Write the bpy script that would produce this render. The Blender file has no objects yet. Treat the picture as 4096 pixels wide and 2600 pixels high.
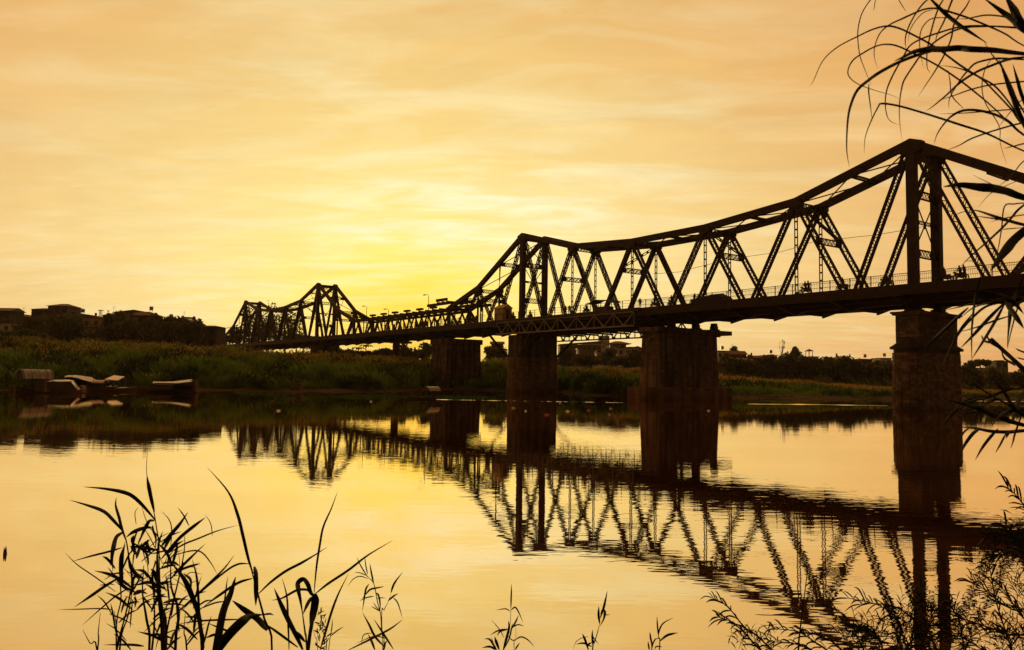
import bpy, math, random
import numpy as np
from mathutils import Vector, Matrix, noise as mnoise
random.seed(7); rng = np.random.default_rng(11)
sc = bpy.context.scene; C = bpy.context.collection

# ------------------------------------------------------------------ camera
F, PITCH, ROLL, CAMZ = 3093.8, 0.0670, 0.0162, 2.9       # focal length in photo pixels (4096 wide)
cp, sp_, cr, sr = math.cos(PITCH), math.sin(PITCH), math.cos(ROLL), math.sin(ROLL)
R0, U0, F0 = Vector((1, 0, 0)), Vector((0, -sp_, cp)), Vector((0, cp, sp_))
right, up = R0*cr + U0*sr, U0*cr - R0*sr
cam_d = bpy.data.cameras.new('camera'); cam = bpy.data.objects.new('camera', cam_d); C.objects.link(cam)
m = Matrix((right, up, -F0)).transposed().to_4x4(); m.translation = (0, 0, CAMZ); cam.matrix_world = m
cam_d.sensor_width = 36; cam_d.lens = 36*F/4096; cam_d.clip_end = 6000; cam_d.clip_start = .05
cam_d.dof.use_dof = True; cam_d.dof.focus_distance = 95; cam_d.dof.aperture_fstop = 11
sc.camera = cam

# ------------------------------------------------------------------ sky and sun
def sun_dir(px, py):
    a, b = px-2048, py-1300
    u, v = a*cr+b*sr, -a*sr+b*cr
    return Vector((u, F*cp+v*sp_, F*sp_-v*cp)).normalized()
SUN = sun_dir(1640, 1395)                                  # just above the far bank, behind the bridge
SUN_EL = math.asin(SUN.z); SUN_AZ = math.atan2(SUN.x, SUN.y)
world = bpy.data.worlds.new('World'); sc.world = world; world.use_nodes = True
nt = world.node_tree; N = nt.nodes; L = nt.links; N.clear()
def nd(t, **k):
    n = N.new(t)
    for a, b in k.items(): setattr(n, a, b)
    return n
def mth(op, a=None, b=None, c=None, clamp=False):
    n = nd('ShaderNodeMath', operation=op, use_clamp=clamp)
    for i, v in enumerate((a, b, c)):
        if v is None: continue
        if isinstance(v, (int, float)): n.inputs[i].default_value = v
        else: L.new(v, n.inputs[i])
    return n.outputs[0]
def vmth(op, a, b=None):
    n = nd('ShaderNodeVectorMath', operation=op)
    for i, v in enumerate((a, b)):
        if v is None: continue
        if isinstance(v, (tuple, Vector)): n.inputs[i].default_value = tuple(v)
        else: L.new(v, n.inputs[i])
    return n
def ramp(fac, stops, interp='B_SPLINE'):
    r = nd('ShaderNodeValToRGB'); r.color_ramp.interpolation = interp
    e = r.color_ramp.elements
    while len(e) < len(stops): e.new(.5)
    for el, (p, c) in zip(e, stops): el.position = p; el.color = tuple(c)+(1,)
    L.new(fac, r.inputs[0]); return r.outputs[0]
def lin(r, g, b): return tuple((v/255/12.92 if v/255 <= .04045 else ((v/255+.055)/1.055)**2.4) for v in (r, g, b))
tc = nd('ShaderNodeTexCoord')
dirn = vmth('NORMALIZE', tc.outputs['Generated']).outputs[0]
xyz = nd('ShaderNodeSeparateXYZ'); L.new(dirn, xyz.inputs[0]); dz = xyz.outputs[2]
ang = mth('DIVIDE', mth('ARCCOSINE', vmth('DOT_PRODUCT', dirn, SUN).outputs['Value']), math.pi)   # 0..1 = 0..180 degrees from the sun
base = ramp(ang, [(0, lin(243, 212, 64)), (.022, lin(249, 228, 92)), (.045, lin(254, 238, 132)), (.07, lin(251, 232, 150)), (.1, lin(247, 223, 149)), (.135, lin(244, 212, 141)), (.17, lin(242, 201, 132)), (.21, lin(237, 187, 117)),
                  (.29, lin(231, 170, 108)), (.5, lin(178, 122, 72)), (.72, lin(122, 88, 58)), (1, lin(84, 66, 50))])
hi = mth('MULTIPLY', mth('SUBTRACT', dz, .16), 3.2, clamp=True)
em = nd('ShaderNodeMix', data_type='RGBA', blend_type='MULTIPLY'); L.new(hi, em.inputs[0]); L.new(base, em.inputs[6]); em.inputs[7].default_value = (.92, .79, .66, 1); base = em.outputs[2]
# thin cirrus: a flat layer seen in perspective, drawn out into streaks
q = mth('ADD', mth('ABSOLUTE', dz), .09)
px_ = mth('DIVIDE', xyz.outputs[0], q); py_ = mth('DIVIDE', xyz.outputs[1], q)
cb = nd('ShaderNodeCombineXYZ'); L.new(mth('ADD', px_, mth('MULTIPLY', py_, .35)), cb.inputs[0]); L.new(mth('MULTIPLY', py_, 1.0), cb.inputs[1])
mp = nd('ShaderNodeMapping'); mp.inputs['Scale'].default_value = (.75, 1.7, 1); mp.inputs['Rotation'].default_value = (0, 0, -.6); L.new(cb.outputs[0], mp.inputs[0])
n1 = nd('ShaderNodeTexNoise'); n1.inputs['Scale'].default_value = 2.0; n1.inputs['Detail'].default_value = 8; n1.inputs['Roughness'].default_value = .6; n1.inputs['Distortion'].default_value = .6
L.new(mp.outputs[0], n1.inputs['Vector'])
n2 = nd('ShaderNodeTexNoise'); n2.inputs['Scale'].default_value = .35; n2.inputs['Detail'].default_value = 3; L.new(cb.outputs[0], n2.inputs['Vector'])
cl = mth('MULTIPLY', mth('SUBTRACT', n1.outputs[0], .45), 4.2, clamp=True)
cl = mth('MULTIPLY', cl, mth('MULTIPLY_ADD', n2.outputs[0], 2.2, -.55, clamp=True))
fade = mth('SUBTRACT', 1.0, mth('MULTIPLY', ang, 2.2), clamp=True)
BK = sun_dir(1850, 850)                                     # a brighter bank of cirrus above the glow
ds = vmth('LENGTH', vmth('MULTIPLY', vmth('SUBTRACT', dirn, BK).outputs[0], (1, 1, 3.0)).outputs[0]).outputs['Value']
bk = mth('MULTIPLY', mth('SUBTRACT', 1.0, mth('MULTIPLY', ds, 4.2), clamp=True), mth('MULTIPLY', mth('SUBTRACT', n1.outputs[0], .36), 4.0, clamp=True))
cl = mth('ADD', mth('MULTIPLY', cl, mth('MULTIPLY', fade, .95)), mth('MULTIPLY', bk, 1.1), clamp=True)
mx = nd('ShaderNodeMix', data_type='RGBA'); L.new(cl, mx.inputs[0]); L.new(base, mx.inputs[6]); mx.inputs[7].default_value = lin(255, 248, 200)+(1,)
n3 = nd('ShaderNodeTexNoise'); n3.inputs['Scale'].default_value = 2.3; n3.inputs['Detail'].default_value = 8; n3.inputs['Roughness'].default_value = .62; n3.inputs['Distortion'].default_value = .8; L.new(mp.outputs[0], n3.inputs['Vector'])
dk = mth('MULTIPLY_ADD', n3.outputs[0], .27, .87)
md = vmth('SCALE', mx.outputs[2]); L.new(dk, md.inputs['Scale'])
hzf = mth('SUBTRACT', 1.0, mth('MULTIPLY', mth('ABSOLUTE', dz), 15.0), clamp=True)          # the low, reddened air
hm = nd('ShaderNodeMix', data_type='RGBA', blend_type='MULTIPLY'); L.new(mth('MULTIPLY', hzf, .75), hm.inputs[0]); L.new(md.outputs[0], hm.inputs[6]); hm.inputs[7].default_value = (1.0, .76, .66, 1)
sky = nd('ShaderNodeTexSky', sky_type='NISHITA', sun_disc=False); sky.sun_elevation = max(SUN_EL, math.radians(1.5)); sky.sun_rotation = SUN_AZ; sky.dust_density = 4; sky.air_density = 1.2
bg1 = nd('ShaderNodeBackground'); L.new(hm.outputs[2], bg1.inputs[0]); bg1.inputs[1].default_value = .97
tint = nd('ShaderNodeMix', data_type='RGBA', blend_type='MULTIPLY'); tint.inputs[0].default_value = 1; L.new(sky.outputs[0], tint.inputs[6]); tint.inputs[7].default_value = (1, .7, .35, 1)
bg2 = nd('ShaderNodeBackground'); L.new(tint.outputs[2], bg2.inputs[0]); bg2.inputs[1].default_value = .02
ad = nd('ShaderNodeAddShader'); L.new(bg1.outputs[0], ad.inputs[0]); L.new(bg2.outputs[0], ad.inputs[1])
wo = nd('ShaderNodeOutputWorld'); L.new(ad.outputs[0], wo.inputs[0])

sd = bpy.data.lights.new('sun', 'SUN'); sun = bpy.data.objects.new('sun', sd); C.objects.link(sun)
sd.energy = 1.4; sd.angle = math.radians(.6); sd.color = (1, .62, .25)
sun.rotation_euler = SUN.to_track_quat('Z', 'Y').to_euler()
vs = sc.view_settings; vs.view_transform = 'Standard'; vs.look = 'None'; vs.exposure = 0; vs.gamma = 1; vs.use_curve_mapping = False
sc.cycles.max_bounces = 6; sc.cycles.transparent_max_bounces = 8; sc.cycles.use_denoising = True
sc.cycles.caustics_reflective = False; sc.cycles.caustics_refractive = False

# ------------------------------------------------------------------ where things stand
def at(px, py, Y):
    """the point at depth Y (metres north of the camera) seen at photo pixel px, py"""
    a, b = px-2048, py-1300
    u, v = a*cr+b*sr, -a*sr+b*cr
    d = Vector((u, F*cp+v*sp_, F*sp_-v*cp))
    return Vector((0, 0, CAMZ)) + d*(Y/d.y)
def onz(px, py, z=0.):
    a, b = px-2048, py-1300
    u, v = a*cr+b*sr, -a*sr+b*cr
    d = Vector((u, F*cp+v*sp_, F*sp_-v*cp))
    return Vector((0, 0, CAMZ)) + d*((z-CAMZ)/d.z)
def toxp(P):
    x, y, z = P[0], P[1], P[2]-CAMZ
    yc = y*cp+z*sp_; zc = -y*sp_+z*cp
    return 2048+F*x/yc*cr+F*zc/yc*sr
AL = 0.6126; BO = Vector((44.994, 86.214, 0)); BD = Vector((-math.sin(AL), math.cos(AL), 0)); BN = Vector((math.cos(AL), math.sin(AL), 0)); TW = 5.36; DZ = 13.55; TZ = 30.6
def B(s, t, z): return BO + BD*s + BN*t + Vector((0, 0, z))
def find_s(px, t, z):
    lo, hi = -60., 420.
    for _ in range(50):
        mid = (lo+hi)/2
        if toxp(B(mid, t, z)) > px: lo = mid
        else: hi = mid
    return mid

# ------------------------------------------------------------------ materials
def mat(name, col, rough=.7, noise=None, scale=3., amt=.35, bump=0., metallic=0., bscale=None, trans=0., spec=.4):
    ma = bpy.data.materials.new(name); ma.use_nodes = True; t = ma.node_tree; p = t.nodes['Principled BSDF']
    p.inputs['Roughness'].default_value = rough; p.inputs['Metallic'].default_value = metallic; p.inputs['Specular IOR Level'].default_value = spec
    tcn = t.nodes.new('ShaderNodeTexCoord'); geo = t.nodes.new('ShaderNodeNewGeometry')
    nz = t.nodes.new('ShaderNodeTexNoise'); nz.inputs['Scale'].default_value = scale; nz.inputs['Detail'].default_value = 6; nz.inputs['Roughness'].default_value = .65
    t.links.new(geo.outputs['Position'], nz.inputs['Vector'])
    rp = t.nodes.new('ShaderNodeValToRGB'); rp.color_ramp.elements[0].position = .3; rp.color_ramp.elements[1].position = .7
    if name.startswith(('reed_green', 'reed_plume')): nz.inputs['Detail'].default_value = 3; rp.color_ramp.elements[0].position = .40; rp.color_ramp.elements[1].position = .60
    c2 = noise if noise else tuple(c*(1-amt) for c in col)
    rp.color_ramp.elements[0].color = tuple(c2)+(1,); rp.color_ramp.elements[1].color = tuple(min(1, c*(1+amt*.4)) for c in col)+(1,)
    t.links.new(nz.outputs[0], rp.inputs[0]); t.links.new(rp.outputs[0], p.inputs['Base Color'])
    if bump:
        nb = t.nodes.new('ShaderNodeTexNoise'); nb.inputs['Scale'].default_value = bscale or scale*6; nb.inputs['Detail'].default_value = 4
        t.links.new(geo.outputs['Position'], nb.inputs['Vector'])
        bm_ = t.nodes.new('ShaderNodeBump'); bm_.inputs['Strength'].default_value = bump; bm_.inputs['Distance'].default_value = .03
        t.links.new(nb.outputs[0], bm_.inputs['Height']); t.links.new(bm_.outputs[0], p.inputs['Normal'])
    if trans:
        out = t.nodes['Material Output']; tr = t.nodes.new('ShaderNodeBsdfTranslucent'); mxs = t.nodes.new('ShaderNodeMixShader'); mxs.inputs[0].default_value = trans
        t.links.new(rp.outputs[0], tr.inputs[0]); t.links.new(p.outputs[0], mxs.inputs[1]); t.links.new(tr.outputs[0], mxs.inputs[2]); t.links.new(mxs.outputs[0], out.inputs[0])
    return ma
M = dict(
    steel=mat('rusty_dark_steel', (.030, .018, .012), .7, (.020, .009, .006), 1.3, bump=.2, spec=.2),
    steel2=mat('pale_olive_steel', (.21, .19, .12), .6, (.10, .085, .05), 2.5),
    deck=mat('weathered_concrete_deck', (.035, .026, .018), .85, (.05, .035, .025), 1.),
    stone=mat('brown_limestone_blocks', (.18, .12, .066), .9, (.075, .05, .03), .7, bump=.5, bscale=9),
    footing=mat('reddish_footing_stone', (.15, .08, .046), .9, (.085, .043, .026), .6, bump=.4),
    mossy=mat('dark_mossy_stone', (.045, .04, .025), .95, (.02, .018, .012), 1.5, bump=.5),
    mortar=mat('dark_mortar', (.07, .05, .035), .95),
    concrete=mat('stained_concrete', (.14, .092, .055), .9, (.038, .024, .016), .45, bump=.4, bscale=6),
    brick=mat('plastered_brick', (.19, .125, .066), .9, (.09, .058, .034), .5, bump=.5, bscale=5),
    earth=mat('river_bank_earth', (.07, .045, .024), .95, (.035, .023, .013), .4, bump=.3),
    green=mat('reed_green', (.15, .26, .022), .6, (.018, .055, .006), .16, trans=.45),
    tan=mat('reed_plume_tan', (.52, .33, .09), .8, (.32, .20, .05), .12, trans=.4),
    tree=mat('tree_leaves', (.088, .105, .022), .7, (.040, .050, .012), .25, trans=.2),
    tree2=mat('tree_leaves_light', (.085, .14, .022), .7, (.045, .07, .012), .25, trans=.25),
    bark=mat('bark', (.07, .05, .035), .9, bump=.3),
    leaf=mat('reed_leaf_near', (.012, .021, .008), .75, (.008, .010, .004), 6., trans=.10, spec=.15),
    leafd=mat('reed_leaf_dry', (.13, .085, .035), .6, (.07, .045, .02), 8., trans=.3),
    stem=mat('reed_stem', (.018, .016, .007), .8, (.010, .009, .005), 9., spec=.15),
    wallw=mat('whitewashed_wall', (.46, .40, .30), .9, (.30, .25, .18), .5),
    walld=mat('dark_plaster_wall', (.055, .04, .028), .9, (.03, .022, .016), .5),
    wally=mat('yellow_plaster_wall', (.36, .25, .11), .9, (.25, .17, .08), .5),
    wallb=mat('bare_brick_wall', (.13, .08, .05), .9, (.06, .036, .024), .6),
    roofr=mat('red_tile_roof', (.17, .07, .04), .85, (.10, .04, .025), 1.2),
    roofd=mat('dark_sheet_roof', (.07, .055, .045), .7, (.04, .03, .025), 1.),
    glass=mat('window_glass', (.02, .02, .02), .15),
    tarp=mat('pale_tarpaulin', (.60, .54, .45), .35, (.30, .26, .21), 2.2, bump=.5, bscale=3, spec=.7),
    tarpg=mat('grey_tin_canopy', (.25, .26, .26), .4, (.12, .12, .11), 2.5, metallic=.2, spec=.5),
    tin=mat('dull_tin', (.24, .22, .18), .4, (.14, .13, .11), 2., metallic=.3),
    hull=mat('tarred_wood_hull', (.06, .04, .025), .6, (.03, .02, .012), 3.),
    white=mat('white_panel', (.88, .87, .85), .22, (.80, .78, .75), 2., spec=.9),
    cloth=mat('dark_cloth', (.05, .04, .045), .9), skin=mat('skin', (.28, .16, .10), .6),
    bike=mat('motorbike_paint', (.04, .02, .018), .35), rubber=mat('rubber', (.02, .02, .02), .9),
    red=mat('red_plastic', (.5, .05, .04), .4), booth=mat('cream_booth', (.42, .31, .15), .8, (.3, .22, .1), 1.2),
    net=mat('green_building_net', (.10, .16, .07), .8), tank=mat('steel_tank', (.3, .29, .27), .4, metallic=.6),
    weed=mat('water_hyacinth', (.060, .13, .018), .6, (.025, .055, .008), .8, trans=.3),
)
# river water: muddy, with fine wind ripples as relief
def water_mat():
    ma = bpy.data.materials.new('river_water'); ma.use_nodes = True; t = ma.node_tree; t.nodes.clear()
    n = lambda k: t.nodes.new(k)
    geo = n('ShaderNodeNewGeometry')
    def noise(scale, sx, sy, det, rot=0.):
        mp = n('ShaderNodeMapping'); mp.inputs['Scale'].default_value = (sx, sy, 1); mp.inputs['Rotation'].default_value = (0, 0, rot); t.links.new(geo.outputs['Position'], mp.inputs[0])
        z = n('ShaderNodeTexNoise'); z.inputs['Scale'].default_value = scale; z.inputs['Detail'].default_value = det; z.inputs['Roughness'].default_value = .55; t.links.new(mp.outputs[0], z.inputs[0]); return z.outputs[0]
    a = noise(1.9, .42, 1.4, 2, .06); b = noise(.5, .38, 1.3, 2, -.08); c = noise(6., .45, 1.3, 1, .1)
    patch = noise(.035, .5, 1.3, 3, .1)
    def ma_(op, x, y, z=None, cl=False):
        k = n('ShaderNodeMath'); k.operation = op; k.use_clamp = cl
        for i, v in enumerate((x, y, z)):
            if v is None: continue
            if isinstance(v, (int, float)): k.inputs[i].default_value = v
            else: t.links.new(v, k.inputs[i])
        return k.outputs[0]
    pw = ma_('MULTIPLY_ADD', patch, 4.0, -1.3, True)
    pw = ma_('MULTIPLY_ADD', pw, .8, .35)
    h = ma_('ADD', ma_('MULTIPLY', a, .020), ma_('ADD', ma_('MULTIPLY', b, .035), ma_('MULTIPLY', c, .007)))
    sx = n('ShaderNodeSeparateXYZ'); t.links.new(geo.outputs['Position'], sx.inputs[0])
    calm = n('ShaderNodeMapRange'); calm.inputs[1].default_value = 22; calm.inputs[2].default_value = 78; calm.inputs[3].default_value = 1; calm.inputs[4].default_value = .22; t.links.new(sx.outputs[1], calm.inputs[0])   # the water lies calmer under the far bank
    h = ma_('MULTIPLY', ma_('MULTIPLY', h, pw), calm.outputs[0])
    bp = n('ShaderNodeBump'); bp.inputs['Strength'].default_value = 1; bp.inputs['Distance'].default_value = WAVE
    t.links.new(h, bp.inputs['Height'])
    gl = n('ShaderNodeBsdfGlossy'); gl.inputs['Roughness'].default_value = .015; gl.inputs['Color'].default_value = (1.0, .885, .69, 1); t.links.new(bp.outputs[0], gl.inputs['Normal'])
    silt = noise(.11, .25, 1.6, 6, .05)
    df = n('ShaderNodeBsdfDiffuse'); df.inputs['Color'].default_value = (.10, .026, .006, 1)
    lw = n('ShaderNodeLayerWeight'); lw.inputs['Blend'].default_value = .5
    fr = ma_('ADD', ma_('MULTIPLY_ADD', lw.outputs['Facing'], .62, .315), ma_('MULTIPLY', silt, .13), True)
    mx = n('ShaderNodeMixShader'); t.links.new(fr, mx.inputs[0]); t.links.new(df.outputs[0], mx.inputs[1]); t.links.new(gl.outputs[0], mx.inputs[2])
    o = n('ShaderNodeOutputMaterial'); t.links.new(mx.outputs[0], o.inputs[0]); return ma
WAVE = .115
M['water'] = water_mat()
def weather(name, rand, streak):
    """stones differ from one another; rain stains run down; the foot is dark with damp and silt"""
    t = M[name].node_tree; p = t.nodes['Principled BSDF']; old = p.inputs['Base Color'].links[0].from_socket; geo = t.nodes.new('ShaderNodeNewGeometry')
    mp = t.nodes.new('ShaderNodeMapping'); mp.inputs['Scale'].default_value = (1.3, 1.3, .13); t.links.new(geo.outputs['Position'], mp.inputs[0])
    nz = t.nodes.new('ShaderNodeTexNoise'); nz.inputs['Scale'].default_value = 1.; nz.inputs['Detail'].default_value = 6; t.links.new(mp.outputs[0], nz.inputs[0])
    def M_(op, a, b, c=None, cl=False):
        k = t.nodes.new('ShaderNodeMath'); k.operation = op; k.use_clamp = cl
        for i, v in enumerate((a, b, c)):
            if v is None: continue
            if isinstance(v, (int, float)): k.inputs[i].default_value = v
            else: t.links.new(v, k.inputs[i])
        return k.outputs[0]
    oi = t.nodes.new('ShaderNodeObjectInfo'); rnd = M_('FRACT', M_('ADD', geo.outputs['Random Per Island'], oi.outputs['Random']), 0)
    st = M_('MULTIPLY_ADD', nz.outputs[0], streak*4, 1-streak*2.2); st = M_('MINIMUM', M_('MAXIMUM', st, .18), 1.15)
    f = M_('MULTIPLY', st, M_('MULTIPLY_ADD', rnd, rand, 1-rand/2))
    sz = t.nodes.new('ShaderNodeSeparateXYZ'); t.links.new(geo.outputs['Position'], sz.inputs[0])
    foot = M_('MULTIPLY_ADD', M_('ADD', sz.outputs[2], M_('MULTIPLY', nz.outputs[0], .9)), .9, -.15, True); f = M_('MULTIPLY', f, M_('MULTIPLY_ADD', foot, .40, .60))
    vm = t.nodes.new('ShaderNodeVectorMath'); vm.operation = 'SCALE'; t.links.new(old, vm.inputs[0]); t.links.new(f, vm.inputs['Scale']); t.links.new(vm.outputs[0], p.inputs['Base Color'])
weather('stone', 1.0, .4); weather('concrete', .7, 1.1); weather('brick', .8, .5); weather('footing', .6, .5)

# ------------------------------------------------------------------ mesh helpers
def V3(p): return np.array((p[0], p[1], p[2]), float)
class MB:
    def __init__(s): s.v = []; s.f = []; s.n = 0; s.big = []
    def add(s, vs, fs):
        s.v.extend([tuple(map(float, v)) for v in vs]); s.f.extend([tuple(i+s.n for i in f) for f in fs]); s.n += len(vs); return s
    def beam(s, p, q, w, h=None, side=None, ends=True):
        p, q = Vector(p), Vector(q); h = w if h is None else h; d = (q-p)
        if d.length < 1e-6: return s
        d.normalize(); sd_ = Vector(side) if side is not None else (Vector((0, 0, 1)) if abs(d.z) < .9 else Vector((1, 0, 0)))
        u = sd_ - d*sd_.dot(d)
        if u.length < 1e-4: u = d.orthogonal()
        u.normalize(); v = d.cross(u)          # u: direction of h, v: direction of w
        c = [(-w/2, -h/2), (w/2, -h/2), (w/2, h/2), (-w/2, h/2)]
        vs = [p+v*a+u*b for a, b in c]+[q+v*a+u*b for a, b in c]
        return s.add(vs, [(0, 1, 2, 3), (7, 6, 5, 4), (0, 4, 5, 1), (1, 5, 6, 2), (2, 6, 7, 3), (3, 7, 4, 0)])
    def box(s, c, sx, sy, sz, ax=Vector((1, 0, 0)), ay=Vector((0, 1, 0))):
        c = Vector(c); az = Vector((0, 0, 1)); vs = [c+ax*(i*sx/2)+ay*(j*sy/2)+az*(k*sz/2) for k in (-1, 1) for i, j in ((-1, -1), (1, -1), (1, 1), (-1, 1))]
        return s.add(vs, [(3, 2, 1, 0), (4, 5, 6, 7), (0, 1, 5, 4), (1, 2, 6, 5), (2, 3, 7, 6), (3, 0, 4, 7)])
    def prism(s, pts, z0, z1, pts2=None):
        n = len(pts); pts2 = pts2 or pts
        vs = [(a, b, z0) for a, b in pts]+[(a, b, z1) for a, b in pts2]
        return s.add(vs, [tuple(range(n))[::-1], tuple(range(n, 2*n))]+[(i, (i+1) % n, n+(i+1) % n, n+i) for i in range(n)])
    def tube(s, P, R, k=6):
        P = [Vector(p) for p in P]; n = len(P); vs = []
        for i, p in enumerate(P):
            d = (P[min(i+1, n-1)]-P[max(i-1, 0)]).normalized(); r = R[i] if isinstance(R, (list, tuple)) else R
            a = d.cross(Vector((.3, .9, .1))).normalized(); b = d.cross(a)
            vs += [p+a*(r*math.cos(2*math.pi*j/k))+b*(r*math.sin(2*math.pi*j/k)) for j in range(k)]
        fs = [(i*k+j, i*k+(j+1) % k, (i+1)*k+(j+1) % k, (i+1)*k+j) for i in range(n-1) for j in range(k)]
        return s.add(vs, fs+[tuple(range(k))[::-1], tuple(range((n-1)*k, n*k))])
    def build(s, name, m, parent=None, smooth=False, kind=None):
        me = bpy.data.meshes.new(name); org = Vector((0, 0, 0))
        o = bpy.data.objects.new(name, me); C.objects.link(o)
        if parent is not None:
            o.parent = parent; r = parent; org = Vector((0, 0, 0))
            while r is not None: org = org + r.location; r = r.parent
        vv = [(a-org.x, b-org.y, c-org.z) for a, b, c in s.v]
        me.from_pydata(vv, [], s.f); me.materials.append(M[m])
        if smooth: me.polygons.foreach_set('use_smooth', [True]*len(me.polygons))
        me.update()
        if kind: o['kind'] = kind
        return o
def npmesh(name, verts, faces, m, parent=None, k=4, kind=None):
    """fast mesh from numpy arrays; faces (n, k)"""
    me = bpy.data.meshes.new(name); me.vertices.add(len(verts)); me.vertices.foreach_set('co', np.asarray(verts, np.float32).ravel())
    nf = len(faces); me.loops.add(nf*k); me.polygons.add(nf)
    me.loops.foreach_set('vertex_index', np.asarray(faces, np.int32).ravel()); me.polygons.foreach_set('loop_start', np.arange(0, nf*k, k, dtype=np.int32))
    me.update(calc_edges=True); me.materials.append(M[m] if isinstance(m, str) else m)
    o = bpy.data.objects.new(name, me); C.objects.link(o)
    if parent is not None: o.parent = parent
    if kind: o['kind'] = kind
    return o
def thing(name, label, cat, loc=(0, 0, 0), group=None):
    o = bpy.data.objects.new(name, None); C.objects.link(o); o.location = loc; o.empty_display_size = .5
    o['label'] = label; o['category'] = cat
    if group: o['group'] = group
    return o
def tag(o, label, cat, group=None):
    o['label'] = label; o['category'] = cat
    if group: o['group'] = group
    return o
def copy_tree(root, loc, rotz, label, group):
    r = root.copy(); C.objects.link(r); r.location = loc; r.rotation_euler = (0, 0, rotz); r['label'] = label; r['group'] = group
    for ch in root.children:
        c = ch.copy(); C.objects.link(c); c.parent = r
        for g in ch.children:
            d = g.copy(); C.objects.link(d); d.parent = c
    return r
def interp(x, tab): return float(np.interp(x, [a for a, _ in tab], [b for _, b in tab]))

# ------------------------------------------------------------------ river and land
SHORE = [(-900, 96), (0, 103), (500, 116), (1000, 127), (1500, 131), (1640, 146), (1730, 166), (1980, 166), (2040, 153), (2260, 152), (2350, 132), (2700, 126), (3000, 130), (3500, 135), (3850, 143), (4100, 152), (5200, 190)]
RIDGE = [(-900, 8.0), (0, 8.1), (500, 8.2), (1000, 8.1), (1300, 7.2), (1523, 6.9), (1700, 7.2), (2000, 7.0), (2250, 5.8), (2350, 5.3), (2560, 4.8), (2874, 3.8), (3106, 3.1), (3280, 2.7), (3541, 1.6), (3850, 1.1), (5200, 1.0)]
BACK = [(-900, 8.5), (0, 8.5), (900, 8.5), (1300, 8.8), (2000, 9.2), (2600, 9), (3300, 8), (3600, 7), (4000, 8), (5200, 9)]
def reed_h(px): return interp(px, [(0, 4.0), (2300, 3.4), (2560, 3.0), (2900, 2.1), (3540, 1.3), (4200, .9)])
def land_z(px, Y):
    s = interp(px, SHORE); rz = max(interp(px, RIDGE)-reed_h(px), .35); bz = interp(px, BACK); d = Y-s
    return interp(d, [(-30, -2), (-1, -.35), (0, 0), (1.2, .28), (4, .6), (26, rz), (60, rz+.4), (120, bz*.75), (160, bz), (400, bz+2), (1500, bz+14)])
cols = np.arange(-900, 5201, 50); Ds = [-12, -4, -1, 0, .6, 1.2, 4, 9, 15, 21, 26, 34, 45, 60, 80, 100, 120, 140, 160, 200, 300, 500, 900, 1500, 2600]
vs = []
for ci, x in enumerate(cols):
    s = interp(x, SHORE)
    for d in Ds:
        wob = (math.sin(x*.013+d*.2)+math.sin(x*.031))*.5*(1 if 0 <= d < 100 else 0)
        Y = s+d+wob; p = at(x, 1400, Y); zz = land_z(x, s+d)
        vs.append((p.x, Y, zz+(random.uniform(-.12, .12) if 1 < d < 200 else 0)))
nd_ = len(Ds); fs = [(c*nd_+i, (c+1)*nd_+i, (c+1)*nd_+i+1, c*nd_+i+1) for c in range(len(cols)-1) for i in range(nd_-1)]
far_bank = npmesh('river_bank', vs, fs, 'earth', kind='structure')
# the near bank, below the frame, on which the reeds and the camera stand
vs = []; xs = np.linspace(-60, 60, 81); ys = [-40, -10, -2, 0, 2, 3, 4, 5, 6, 7, 8, 9.5, 12]
for x in xs:
    for y in ys:
        z = interp(y, [(-40, 2.5), (-2, 1.5), (2, 1.25), (4, .95), (6, .35), (7.2, 0), (8, -.3), (12, -1.8)])
        vs.append((x, y, z+(random.uniform(-.04, .04) if y > -30 else 0)))
fs = [(c*13+i, (c+1)*13+i, (c+1)*13+i+1, c*13+i+1) for c in range(80) for i in range(12)]
npmesh('near_ground', vs, fs, 'earth', kind='structure')
def near_z(y): return interp(y, [(-40, 2.5), (-2, 1.5), (2, 1.25), (4, .95), (6, .35), (7.2, 0), (8, -.3), (12, -1.8)])
wa = MB(); wa.add([(-2500, -60, 0), (2500, -60, 0), (2500, 3000, 0), (-2500, 3000, 0)], [(0, 1, 2, 3)]); wa.build('river_water', 'water', kind='structure')
# long low wakes crossing the river in front of the far bank
def wake(pts, wid, label):
    P = [onz(x, y) for x, y in pts]; vs = []; fs = []; n = 0; Q = []
    for a, b in zip(P[:-1], P[1:]):
        k = max(2, int((b-a).length/.35)); Q += [a.lerp(b, i/k) for i in range(k)]
    for i, p in enumerate(Q):
        e = min(1, i/25, (len(Q)-1-i)/25); w = wid*(.25+.75*e)*(1+.45*math.sin(i*.37)+.3*math.sin(i*.11+1)); h = .05*(w/wid)*(.8+.3*math.sin(i*.7))
        for dy, hz in ((-w/2, -.004), (-w*.1, h), (w/2, -.004)): vs.append((p.x, p.y+dy, max(-.004, hz)))
    fs = [(i*3+j, (i+1)*3+j, (i+1)*3+j+1, i*3+j+1) for i in range(len(Q)-1) for j in range(2)]
    return npmesh('water_wake', vs, fs, 'water', kind='structure')
wake([(1745, 1598), (2020, 1603), (2250, 1607), (2515, 1611)], .55, '')
wake([(2990, 1616), (3250, 1618), (3560, 1623)], .4, '')
wake([(3900, 1604), (4096, 1606), (4300, 1608)], .4, '')

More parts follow.
